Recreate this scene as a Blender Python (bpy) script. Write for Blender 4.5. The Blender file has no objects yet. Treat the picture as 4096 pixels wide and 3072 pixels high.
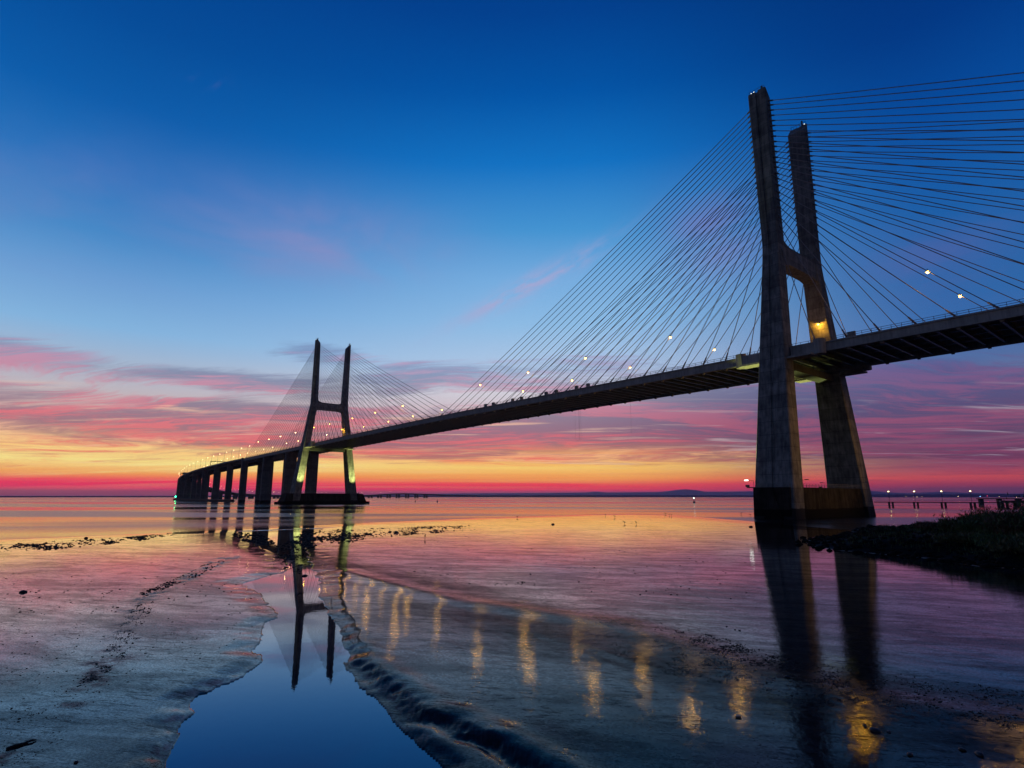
import bpy, math, random
import numpy as np
from math import radians as R, pi, sin, cos, tan, atan2, sqrt
random.seed(7); np.random.seed(7)
C = bpy.context.scene.collection
scn = bpy.context.scene

# ------------------------------------------------------------------ camera
CX, CY, CH = 84.33, -195.30, 5.54          # camera stands on the shore, looking across the river
YAW, PITCH, FPX = -0.8895, 0.194, 2291.7   # heading from +y, upward tilt, focal length in px of a 4096 px frame
WL = -0.8                                   # water level
camd = bpy.data.cameras.new("camera"); cam = bpy.data.objects.new("camera", camd); C.objects.link(cam)
cam.location = (CX, CY, CH); cam.rotation_euler = (pi/2 + PITCH, 0, -YAW)
camd.sensor_width = 36; camd.lens = FPX/4096*36; camd.clip_start = 0.5; camd.clip_end = 90000
scn.camera = cam
scn.view_settings.view_transform = 'Standard'; scn.view_settings.look = 'None'
scn.view_settings.exposure = 0; scn.view_settings.gamma = 1
cyc = scn.cycles
cyc.use_denoising = True; cyc.max_bounces = 6; cyc.diffuse_bounces = 2; cyc.glossy_bounces = 4
cyc.sample_clamp_indirect = 6; cyc.sample_clamp_direct = 16; cyc.use_light_tree = True
FW = np.array([sin(YAW), cos(YAW)]); RT = np.array([cos(YAW), -sin(YAW)])

def lin(c, s=1.0):
    return tuple(((v/255/12.92) if v/255 <= .04045 else ((v/255+.055)/1.055)**2.4)*s for v in c)

# ------------------------------------------------------------------ node helper
class NT:
    def __init__(s, tree): s.t = tree; s.n = tree.nodes; s.l = tree.links
    def node(s, typ, **kw):
        n = s.n.new(typ)
        for k, v in kw.items():
            if k == 'inp':
                for kk, vv in v.items():
                    if hasattr(vv, 'is_output') or isinstance(vv, bpy.types.NodeSocket): s.l.new(vv, n.inputs[kk])
                    else: n.inputs[kk].default_value = vv
            else: setattr(n, k, v)
        return n
    def m(s, op, a, b=None, c=None, clamp=False):
        n = s.n.new('ShaderNodeMath'); n.operation = op; n.use_clamp = clamp
        for i, v in enumerate((a, b, c)):
            if v is None: continue
            if isinstance(v, bpy.types.NodeSocket): s.l.new(v, n.inputs[i])
            else: n.inputs[i].default_value = v
        return n.outputs[0]
    def ss(s, v, a, b, o0=0.0, o1=1.0):
        n = s.n.new('ShaderNodeMapRange'); n.interpolation_type = 'SMOOTHSTEP'
        for i, x in enumerate((v, a, b, o0, o1)):
            if isinstance(x, bpy.types.NodeSocket): s.l.new(x, n.inputs[i])
            else: n.inputs[i].default_value = x
        return n.outputs[0]
    def mix(s, f, a, b, mode='MIX'):
        n = s.n.new('ShaderNodeMix'); n.data_type = 'RGBA'; n.blend_type = mode; n.clamp_factor = True
        for i, x in ((0, f), (6, a), (7, b)):
            if isinstance(x, bpy.types.NodeSocket): s.l.new(x, n.inputs[i])
            else: n.inputs[i].default_value = x if i == 0 else (*x[:3], 1)
        return n.outputs[2]
    def ramp(s, f, stops, interp='LINEAR'):
        n = s.n.new('ShaderNodeValToRGB'); cr = n.color_ramp; cr.interpolation = interp
        while len(cr.elements) > 1: cr.elements.remove(cr.elements[-1])
        cr.elements[0].position = stops[0][0]; cr.elements[0].color = (*stops[0][1][:3], 1)
        for p, c in stops[1:]:
            e = cr.elements.new(p); e.color = (*c[:3], 1)
        s.l.new(f, n.inputs[0]); return n.outputs[0]
    def xyz(s, x, y, z):
        n = s.n.new('ShaderNodeCombineXYZ')
        for i, v in enumerate((x, y, z)):
            if isinstance(v, bpy.types.NodeSocket): s.l.new(v, n.inputs[i])
            else: n.inputs[i].default_value = v
        return n.outputs[0]
    def noise(s, vec, scale, detail=4, rough=.5, dist=0.0, dims='3D'):
        n = s.n.new('ShaderNodeTexNoise'); n.noise_dimensions = dims
        if vec is not None: s.l.new(vec, n.inputs['Vector'])
        n.inputs['Scale'].default_value = scale; n.inputs['Detail'].default_value = detail
        n.inputs['Roughness'].default_value = rough; n.inputs['Distortion'].default_value = dist
        return n.outputs['Fac']

# ------------------------------------------------------------------ dawn sky
world = bpy.data.worlds.new("World"); scn.world = world; world.use_nodes = True
def build_sky():
    t = NT(world.node_tree); t.n.clear()
    tc = t.node('ShaderNodeTexCoord').outputs['Generated']
    sp = t.node('ShaderNodeSeparateXYZ', inp={0: tc}); dx, dy, dz = sp.outputs
    el = t.m('MULTIPLY', t.m('ARCSINE', dz), 180/pi)
    a0 = YAW
    fx = t.m('ADD', t.m('MULTIPLY', dx, sin(a0)), t.m('MULTIPLY', dy, cos(a0)))
    rx = t.m('ADD', t.m('MULTIPLY', dx, cos(a0)), t.m('MULTIPLY', dy, -sin(a0)))
    az = t.m('MULTIPLY', t.m('ARCTAN2', rx, fx), 180/pi)          # degrees to the right of south-east
    elc = t.m('MAXIMUM', el, 0.0)
    tt = t.m('POWER', t.m('DIVIDE', elc, 90.0), 0.5)
    def col(st): return t.ramp(tt, [(sqrt(e/90), lin(c)) for e, c in st])
    L = col([(0, (105,55,92)), (.45, (170,45,90)), (.7, (255,8,88)), (1.3, (255,50,84)), (1.9, (255,165,84)), (2.9, (255,230,140)), (3.9, (255,206,130)), (5.0, (242,180,146)),
             (6.3, (222,172,160)), (8.2, (196,182,186)), (10.5, (170,184,205)), (13.7, (132,180,222)), (17.4, (108,160,213)), (21, (72,138,200)), (26, (30,112,186)), (31, (8,92,170)), (37, (2,76,153)), (45, (0,62,138)), (60, (0,44,105)), (90, (0,30,80))])
    M = col([(0, (110,58,95)), (.4, (180,50,90)), (.65, (255,30,80)), (1.2, (255,62,74)), (1.8, (255,148,72)), (2.8, (255,210,112)), (3.7, (254,190,125)), (4.8, (232,155,138)), (6.2, (210,150,155)),
             (8, (205,180,190)), (10.2, (212,208,218)), (12.5, (178,200,228)), (17, (142,188,229)), (21.6, (116,172,223)), (26, (68,148,210)), (32, (16,114,194)), (38, (0,84,166)), (44, (0,64,142)), (60, (0,44,105)), (90, (0,30,80))])
    Rr = col([(0, (70,48,85)), (.6, (112,48,84)), (1.0, (165,58,84)), (1.5, (205,78,82)), (2.1, (160,72,95)), (3.0, (128,66,100)), (4.5, (132,92,120)), (6.5, (140,120,146)), (8.5, (120,122,160)),
              (10.5, (84,110,160)), (13.3, (56,104,168)), (17, (40,100,166)), (21, (30,96,166)), (25, (18,88,164)), (30, (4,74,154)), (36, (0,56,132)), (45, (0,44,110)), (60, (0,32,85)), (90, (0,25,70))])
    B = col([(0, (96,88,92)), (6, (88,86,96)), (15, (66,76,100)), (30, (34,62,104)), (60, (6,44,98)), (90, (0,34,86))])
    wl = t.ss(az, -38.0, 2.0); wr = t.ss(az, 6.0, 40.0)
    sky = t.mix(wr, t.mix(wl, L, M), Rr)
    # ---- cirrus, laid out on a flat layer high above the river
    inv = t.m('DIVIDE', 1.0, t.m('ADD', elc, 2.2))
    pz = t.m('ADD', dz, .035)
    px_ = t.m('DIVIDE', rx, pz); py_ = t.m('DIVIDE', fx, pz)
    # wind-combed filaments: long across the view, warped by a slow swirl
    W = t.node('ShaderNodeTexNoise', inp={'Vector': t.xyz(t.m('MULTIPLY', px_, .30), t.m('MULTIPLY', py_, .35), .5), 'Scale': 1.0, 'Detail': 3.0}).outputs['Color']
    Ws = t.node('ShaderNodeSeparateXYZ', inp={0: W}); wx = t.m('MULTIPLY', t.m('SUBTRACT', Ws.outputs[0], .5), 3.4); wy = t.m('MULTIPLY', t.m('SUBTRACT', Ws.outputs[1], .5), 3.0)
    qx = t.m('ADD', px_, wx); qy = t.m('ADD', py_, wy)
    n1 = t.noise(t.xyz(t.m('MULTIPLY', qx, .50), t.m('ADD', t.m('MULTIPLY', qy, 1.0), t.m('MULTIPLY', qx, .14)), 3.1), 1.0, 9, .64, .5)
    n2 = t.noise(t.xyz(t.m('MULTIPLY', qx, .45), t.m('ADD', t.m('MULTIPLY', qy, 1.1), .25), 9.7), 1.1, 6, .6, .4)
    n3 = t.noise(t.xyz(t.m('MULTIPLY', qx, .55), t.m('ADD', t.m('MULTIPLY', qy, 3.2), t.m('MULTIPLY', qx, .45)), 1.7), 1.6, 9, .68, .8)
    azg = lambda c, w: t.m('POWER', 2.718, t.m('MULTIPLY', t.m('POWER', t.m('DIVIDE', t.m('SUBTRACT', az, c), w), 2.0), -1.0))
    elg = lambda c, w: t.m('POWER', 2.718, t.m('MULTIPLY', t.m('POWER', t.m('DIVIDE', t.m('SUBTRACT', el, c), w), 2.0), -1.0))
    g = lambda a, aw, e, ew: t.m('MULTIPLY', azg(a, aw), elg(e, ew))
    # coverage: where the cloud field thickens
    cov = t.ss(el, 16.0, 7.5, 0.0, .40)
    cov = t.m('ADD', cov, t.ss(el, 1.0, 3.5, 0, .14))
    for a, aw, e, ew, k in ((-43, 7, 11.0, 1.9, .30), (-45, 7, 15.0, 1.2, .24), (-30, 14, 8.9, .55, -.22), (-24, 16, 12.0, .6, -.15), (-27, 9, 10.3, 1.3, .36), (-28, 9, 7.9, .7, .22), (-36, 12, 6.4, 1.0, .26), (-16, 16, 5.2, 1.0, .22), (-19, 5, 13.6, 1.2, .34), (5, 16, 6.4, 1.9, .26), (-8, 9, 11.5, 1.5, .12),
                            (32, 14, 8.0, 3.2, .36), (14, 9, 8.3, 2.2, .12), (8, 10, 13.2, 1.6, .34), (-22, 18, 2.4, .9, -.26), (10, 16, 2.2, .8, -.28), (36, 10, 4.6, 1.6, .12), (-2, 12, 9.6, 1.0, -.16), (-10, 9, 12.6, 1.6, .22), (6, 8, 11.0, 1.2, .16)):
        cov = t.m('ADD', cov, t.m('MULTIPLY', g(a, aw, e, ew), k))
    th = t.m('SUBTRACT', .73, t.m('MULTIPLY', cov, .50))
    n5 = t.noise(t.xyz(t.m('MULTIPLY', qx, 1.7), t.m('ADD', t.m('MULTIPLY', qy, 5.5), t.m('MULTIPLY', qx, .9)), 6.1), 2.0, 9, .7, .6)
    mask = t.ss(t.m('ADD', t.m('ADD', t.m('MULTIPLY', n1, .50), t.m('MULTIPLY', n3, .32)), t.m('MULTIPLY', n5, .18)), t.m('SUBTRACT', th, .04), t.m('ADD', th, .13))
    mask = t.m('MULTIPLY', mask, t.ss(el, .75, 1.6))
    litL = col([(0, (250,50,85)), (1.8, (250,70,75)), (3, (252,95,85)), (4.5, (226,92,106)), (6.5, (220,106,122)), (9, (208,122,146)), (12, (196,130,165)), (18, (150,140,190)), (40, (110,110,170))])
    darkL = col([(0, (200,50,85)), (1.8, (215,80,80)), (3, (190,95,95)), (4.5, (150,95,112)), (6.5, (142,108,130)), (9, (122,120,146)), (12, (108,122,162)), (18, (110,135,185)), (40, (90,110,170))])
    litR = col([(0, (170,40,70)), (1.8, (170,62,84)), (3, (138,62,98)), (5, (146,68,106)), (7, (140,72,110)), (10, (116,80,130)), (14, (95,95,160)), (20, (80,100,170)), (40, (70,90,160))])
    darkR = col([(0, (80,45,75)), (1.8, (110,55,85)), (3, (98,56,88)), (5, (82,60,98)), (7, (76,66,112)), (10, (70,78,128)), (14, (60,85,145)), (20, (50,90,160)), (40, (40,80,150))])
    wr2 = t.ss(az, -2.0, 30.0)
    lit = t.mix(wr2, litL, litR); dark = t.mix(wr2, darkL, darkR)
    tone = t.ss(t.m('ADD', t.m('ADD', t.m('MULTIPLY', n2, .5), t.m('MULTIPLY', n3, .30)), t.m('MULTIPLY', n5, .20)), .47, .58)
    cl = t.mix(tone, dark, lit)
    sky = t.mix(t.m('MULTIPLY', mask, t.ss(el, 15.0, 6.0, .6, .84)), sky, cl)
    # pale breaks in the sheet
    br = t.ss(t.noise(t.xyz(t.m('MULTIPLY', px_, .45), t.m('MULTIPLY', py_, 1.9), 5.3), 1.1, 7, .6, .8), .56, .74)
    brk = t.mix(wr2, lin((250,200,170)), lin((168,160,176)))
    sky = t.mix(t.m('MULTIPLY', t.m('MULTIPLY', br, t.ss(el, 10.5, 7.0)), t.m('MULTIPLY', t.ss(el, 1.6, 3.2), .75)), sky, brk)
    # hot yellow streaks low over the water
    ys = t.ss(t.noise(t.xyz(t.m('MULTIPLY', px_, .10), t.m('MULTIPLY', py_, .42), 7.3), 1.0, 5, .6, .5), .45, .62)
    yf = t.m('MULTIPLY', t.m('MULTIPLY', ys, elg(2.9, 1.4)), t.ss(az, 26.0, 6.0))
    sky = t.mix(t.m('MULTIPLY', yf, .95), sky, t.mix(t.ss(az, -30, 5), lin((255,236,150)), lin((255,190,92))))
    # thin mauve veils high up
    vn = t.ss(t.noise(t.xyz(t.m('MULTIPLY', px_, .8), t.m('MULTIPLY', py_, .8), 2.2), 1.3, 5, .55, .6), .35, .7)
    for a, aw, e, ew, k, c in ((-21, 13, 24, 3.5, .75, (150,140,190)), (20.5, 4.5, 24.5, 4.0, .55, (128,112,175)), (38.5, 5, 19.5, 3.0, .6, (96,98,160)), (31, 5, 26, 1.6, .4, (60,90,165)), (-40, 10, 22, 5, .35, (120,130,190))):
        sky = t.mix(t.m('MULTIPLY', t.m('MULTIPLY', g(a, aw, e, ew), vn), k), sky, lin(c))
    # one long faint streak rising to the right
    d = t.m('SUBTRACT', t.m('SUBTRACT', el, 17.6), t.m('MULTIPLY', t.m('SUBTRACT', az, -5.0), .47))
    stn = t.ss(t.noise(t.xyz(t.m('MULTIPLY', az, .16), t.m('MULTIPLY', d, .5), 1.0), 1.5, 5, .6, .5), .3, .65)
    st = t.m('MULTIPLY', t.m('POWER', 2.718, t.m('MULTIPLY', t.m('POWER', t.m('DIVIDE', d, 1.0), 2.0), -1.0)), t.m('MULTIPLY', azg(2.0, 7.0), stn))
    sky = t.mix(t.m('MULTIPLY', st, .9), sky, lin((176,165,205)))
    # the low sky behind the camera is brightened to grey, filling the dark legs
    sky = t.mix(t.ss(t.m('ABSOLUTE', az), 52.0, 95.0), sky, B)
    # a trace of the physical twilight glow round the unrisen sun
    ns = t.node('ShaderNodeTexSky', sky_type='NISHITA'); ns.sun_disc = False; ns.sun_elevation = R(-2.0); ns.sun_rotation = YAW + R(-22)
    add = t.mix(.008, sky, ns.outputs[0], 'ADD')
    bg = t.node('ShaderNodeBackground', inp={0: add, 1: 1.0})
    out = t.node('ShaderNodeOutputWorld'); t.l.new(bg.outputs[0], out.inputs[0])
build_sky()
world.cycles.sampling_method = 'MANUAL'; world.cycles.sample_map_resolution = 1024

# ------------------------------------------------------------------ objects helpers
def new_mesh(name, V, F, mat=None, parent=None, smooth=False):
    me = bpy.data.meshes.new(name); me.from_pydata([tuple(map(float, v)) for v in V], [], F); me.update()
    o = bpy.data.objects.new(name, me); C.objects.link(o)
    if mat: me.materials.append(mat)
    if parent: o.parent = parent
    if smooth: me.polygons.foreach_set('use_smooth', [True]*len(me.polygons))
    return o
def np_mesh(name, V, Q, mat=None, parent=None, smooth=False, attrs=None, mats=None, mi=None):
    V = np.asarray(V, np.float32); Q = np.asarray(Q, np.int32); k = Q.shape[1]
    me = bpy.data.meshes.new(name)
    me.vertices.add(len(V)); me.vertices.foreach_set('co', V.ravel())
    me.loops.add(Q.size); me.loops.foreach_set('vertex_index', Q.ravel())
    me.polygons.add(len(Q)); me.polygons.foreach_set('loop_start', np.arange(0, Q.size, k, dtype=np.int32))
    me.polygons.foreach_set('loop_total', np.full(len(Q), k, np.int32))
    if smooth: me.polygons.foreach_set('use_smooth', np.ones(len(Q), bool))
    for mm in (mats or ([mat] if mat else [])): me.materials.append(mm)
    if mi is not None: me.polygons.foreach_set('material_index', np.asarray(mi, np.int32))
    me.update(calc_edges=True); me.validate()
    for n, a in (attrs or {}).items():
        at = me.attributes.new(n, 'FLOAT', 'POINT'); at.data.foreach_set('value', np.asarray(a, np.float32))
    o = bpy.data.objects.new(name, me); C.objects.link(o)
    if parent: o.parent = parent
    return o
def tag(o, label=None, cat=None, group=None, kind=None):
    if label: o['label'] = label
    if cat: o['category'] = cat
    if group: o['group'] = group
    if kind: o['kind'] = kind
    return o
def empty(name, loc=(0, 0, 0), parent=None):
    o = bpy.data.objects.new(name, None); o.empty_display_size = .5; C.objects.link(o); o.location = loc
    if parent: o.parent = parent
    return o
class MB:                                    # collects boxes, prisms and tubes into one mesh
    def __init__(s): s.V = []; s.F = []
    def add(s, V, F):
        b = len(s.V); s.V += [tuple(v) for v in V]; s.F += [tuple(b+i for i in f) for f in F]; return s
    def box(s, x0, x1, y0, y1, z0, z1):
        return s.add([(x0,y0,z0),(x1,y0,z0),(x1,y1,z0),(x0,y1,z0),(x0,y0,z1),(x1,y0,z1),(x1,y1,z1),(x0,y1,z1)],
                     [(0,3,2,1),(4,5,6,7),(0,1,5,4),(1,2,6,5),(2,3,7,6),(3,0,4,7)])
    def frustum(s, b, t, z0, z1):            # b, t = (x0,x1,y0,y1)
        return s.add([(b[0],b[2],z0),(b[1],b[2],z0),(b[1],b[3],z0),(b[0],b[3],z0),(t[0],t[2],z1),(t[1],t[2],z1),(t[1],t[3],z1),(t[0],t[3],z1)],
                     [(0,3,2,1),(4,5,6,7),(0,1,5,4),(1,2,6,5),(2,3,7,6),(3,0,4,7)])
    def tube(s, pts, rad, n=6, caps=True):
        pts = np.asarray(pts, float); m = len(pts); rad = np.broadcast_to(rad, m)
        V = []
        for i in range(m):
            d = pts[min(i+1, m-1)] - pts[max(i-1, 0)]; d /= np.linalg.norm(d)+1e-12
            a = np.cross(d, (0, 0, 1.0));
            if np.linalg.norm(a) < 1e-3: a = np.array((1.0, 0, 0))
            a /= np.linalg.norm(a); b = np.cross(d, a)
            for k in range(n):
                t = 2*pi*k/n; V.append(pts[i] + rad[i]*(a*cos(t)+b*sin(t)))
        F = [(i*n+k, i*n+(k+1) % n, (i+1)*n+(k+1) % n, (i+1)*n+k) for i in range(m-1) for k in range(n)]
        if caps: F += [tuple(range(n))[::-1], tuple((m-1)*n+k for k in range(n))]
        return s.add(V, F)
    def cyl(s, x, y, z0, z1, r0, r1=None, n=20):
        return s.tube([(x, y, z0), (x, y, z1)], [r0, r1 if r1 is not None else r0], n)
    def obox(s, c, ax, hx, hy, z0, z1):      # box turned to heading ax (unit 2-vector)
        n = np.array([-ax[1], ax[0]]); P = [np.array(c[:2])+ax*sx*hx+n*sy*hy for sx, sy in ((-1,-1),(1,-1),(1,1),(-1,1))]
        return s.add([(*p, z0) for p in P]+[(*p, z1) for p in P], [(0,3,2,1),(4,5,6,7),(0,1,5,4),(1,2,6,5),(2,3,7,6),(3,0,4,7)])
    def build(s, name, mat, parent=None, smooth=False): return new_mesh(name, s.V, s.F, mat, parent, smooth)

def mat_new(name):
    m = bpy.data.materials.new(name); m.use_nodes = True; t = NT(m.node_tree); t.n.clear()
    b = t.node('ShaderNodeBsdfPrincipled'); o = t.node('ShaderNodeOutputMaterial'); t.l.new(b.outputs[0], o.inputs[0])
    return m, t, b
def mat_concrete(name, c0, c1, pour=4.0, streak=1.0, tide=None):
    m, t, b = mat_new(name)
    geo = t.node('ShaderNodeNewGeometry').outputs['Position']
    sp = t.node('ShaderNodeSeparateXYZ', inp={0: geo})
    v = t.xyz(sp.outputs[0], sp.outputs[1], t.m('MULTIPLY', sp.outputs[2], .045))
    n1 = t.noise(v, 1.3, 6, .65); n2 = t.noise(geo, .35, 5, .6); n3 = t.noise(geo, 9.0, 4, .6)
    f = t.m('ADD', t.m('MULTIPLY', n1, .55*streak), t.m('ADD', t.m('MULTIPLY', n2, .45), t.m('MULTIPLY', n3, .12)))
    col = t.mix(t.ss(f, .35, .78), c0, c1)
    if pour:
        zz = t.m('ADD', sp.outputs[2], t.m('MULTIPLY', n2, .25))
        fr = t.m('FRACT', t.m('DIVIDE', zz, pour)); seam = t.ss(fr, .055, .0)
        lift = t.noise(t.xyz(0, 0, t.m('FLOOR', t.m('DIVIDE', zz, pour))), 3.7, 0)
        col = t.mix(t.m('MULTIPLY', t.ss(lift, .35, .65), .35), col, tuple(x*.45 for x in c0), 'MIX')
        col = t.mix(t.m('MULTIPLY', seam, .75), col, tuple(x*.25 for x in c0))
    if tide is not None:
        tz = t.m('ADD', sp.outputs[2], t.m('MULTIPLY', t.m('SUBTRACT', n2, .5), .5))
        col = t.mix(t.ss(tz, tide+.12, tide-.12), col, (.006, .006, .006))
    bp = t.node('ShaderNodeBump', inp={'Strength': .5, 'Distance': .05, 'Height': n3})
    t.l.new(col, b.inputs['Base Color']); b.inputs['Roughness'].default_value = .85; t.l.new(bp.outputs[0], b.inputs['Normal'])
    return m
M_conc = mat_concrete('pylon_concrete', (.06,.058,.056), (.36,.34,.31), tide=2.2)
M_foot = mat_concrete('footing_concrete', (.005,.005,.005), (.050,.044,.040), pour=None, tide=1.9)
M_fasc = mat_concrete('deck_concrete', (.24,.22,.19), (.50,.45,.40), pour=None, streak=1.0)
M_pier = mat_concrete('pier_concrete', (.10,.09,.085), (.24,.22,.20), tide=1.6)
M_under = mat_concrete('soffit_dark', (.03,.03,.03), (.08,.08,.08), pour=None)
def mat_plain(name, c, rough=.6, metal=0.0, spec=.5, nscale=6):
    m, t, b = mat_new(name)
    geo = t.node('ShaderNodeNewGeometry').outputs['Position']
    n = t.noise(geo, nscale, 5, .6)
    t.l.new(t.mix(t.ss(n, .35, .7), tuple(x*.6 for x in c), tuple(min(1, x*1.25) for x in c)), b.inputs['Base Color'])
    b.inputs['Roughness'].default_value = rough; b.inputs['Metallic'].default_value = metal
    return m
M_stay = mat_plain('stay_sheath', (.30,.27,.26), .45)
M_steel = mat_plain('painted_steel', (.12,.13,.14), .5)
M_girder = mat_plain('girder_steel', (.04,.05,.06), .35, .0)
M_rail = mat_plain('railing_steel', (.20,.20,.20), .45)
def mat_emit(name, c, s):
    m = bpy.data.materials.new(name); m.use_nodes = True; t = NT(m.node_tree); t.n.clear()
    m.cycles.emission_sampling = 'FRONT' if s > 400 else 'NONE'
    e = t.node('ShaderNodeEmission', inp={0: (*c, 1), 1: s}); o = t.node('ShaderNodeOutputMaterial'); t.l.new(e.outputs[0], o.inputs[0]); return m
M_lamp = mat_emit('sodium_lamp', (1.0,.50,.07), 620)
M_wlamp = mat_emit('wall_lamp_glass', (1.0,.48,.04), 650)
M_lampf = mat_emit('sodium_lamp_far', (1.0,.66,.34), 12)
M_white = mat_emit('white_lamp', (.9,1.0,.85), 2.2)
M_green = mat_emit('green_signal', (.02,1.0,.35), 18)
M_yel = mat_emit('jetty_lamp_glow', (1.0,.85,.35), 8)
M_red = mat_emit('red_beacon', (1.0,.05,.12), 12)
M_whiteb = mat_emit('footing_lamp_white', (.9,1.0,.9), 5)
M_blue = mat_emit('blue_lamp', (.2,.6,1.0), 14)

# ------------------------------------------------------------------ bridge axis
ZT = [(-260, 47.4), (-210, 49.6), (-120, 50.6), (-54, 51.1), (0, 51.3), (105, 52.1), (210, 52.35), (315, 51.7), (420, 50.5), (520, 49.5), (630, 48.6), (690, 48.2), (763, 47.4), (840, 45.9), (906, 44.2),
      (971, 42.1), (1035, 40.2), (1087, 38.4), (1250, 35.2), (1500, 31), (1628, 27), (1704, 22.4), (1875, 16.5), (1942, 14.2), (2166, 11.2), (2600, 11.0), (2900, 11.2), (3050, 14.5), (3153, 19.5), (3260, 22.5), (3400, 20.5), (3600, 14), (4000, 11), (5200, 11)]
ZS, ZZ = np.array([a for a, _ in ZT], float), np.array([b for _, b in ZT], float)
RC, S0, S1 = 1900.0, 880.0, 3600.0
def zroad(s):
    return float(np.mean([np.interp(s+o, ZS, ZZ) for o in (-30, -15, 0, 15, 30)]))
def axis(s):
    if s < S0: return np.array([-s, 0.0]), 0.0
    t = min(s, S1)-S0; th = t/RC
    p = np.array([-S0-RC*sin(th), RC*(1-cos(th))])
    if s > S1: p = p + (s-S1)*np.array([-cos(th), sin(th)])
    return p, th
def at(s, off, dz=0.0):
    p, th = axis(s); q = p + np.array([sin(th), cos(th)])*off
    return (q[0], q[1], zroad(s)+dz)
def sweep(mb, sec, ss, cap=True):            # sec: list of (offset, dz) in order round the section
    n = len(sec); V = [at(s, o, z) for s in ss for o, z in sec]
    F = [(i*n+k, i*n+(k+1) % n, (i+1)*n+(k+1) % n, (i+1)*n+k) for i in range(len(ss)-1) for k in range(n)]
    if cap: F += [tuple(range(n))[::-1], tuple((len(ss)-1)*n+k for k in range(n))]
    mb.add(V, F)

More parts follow.
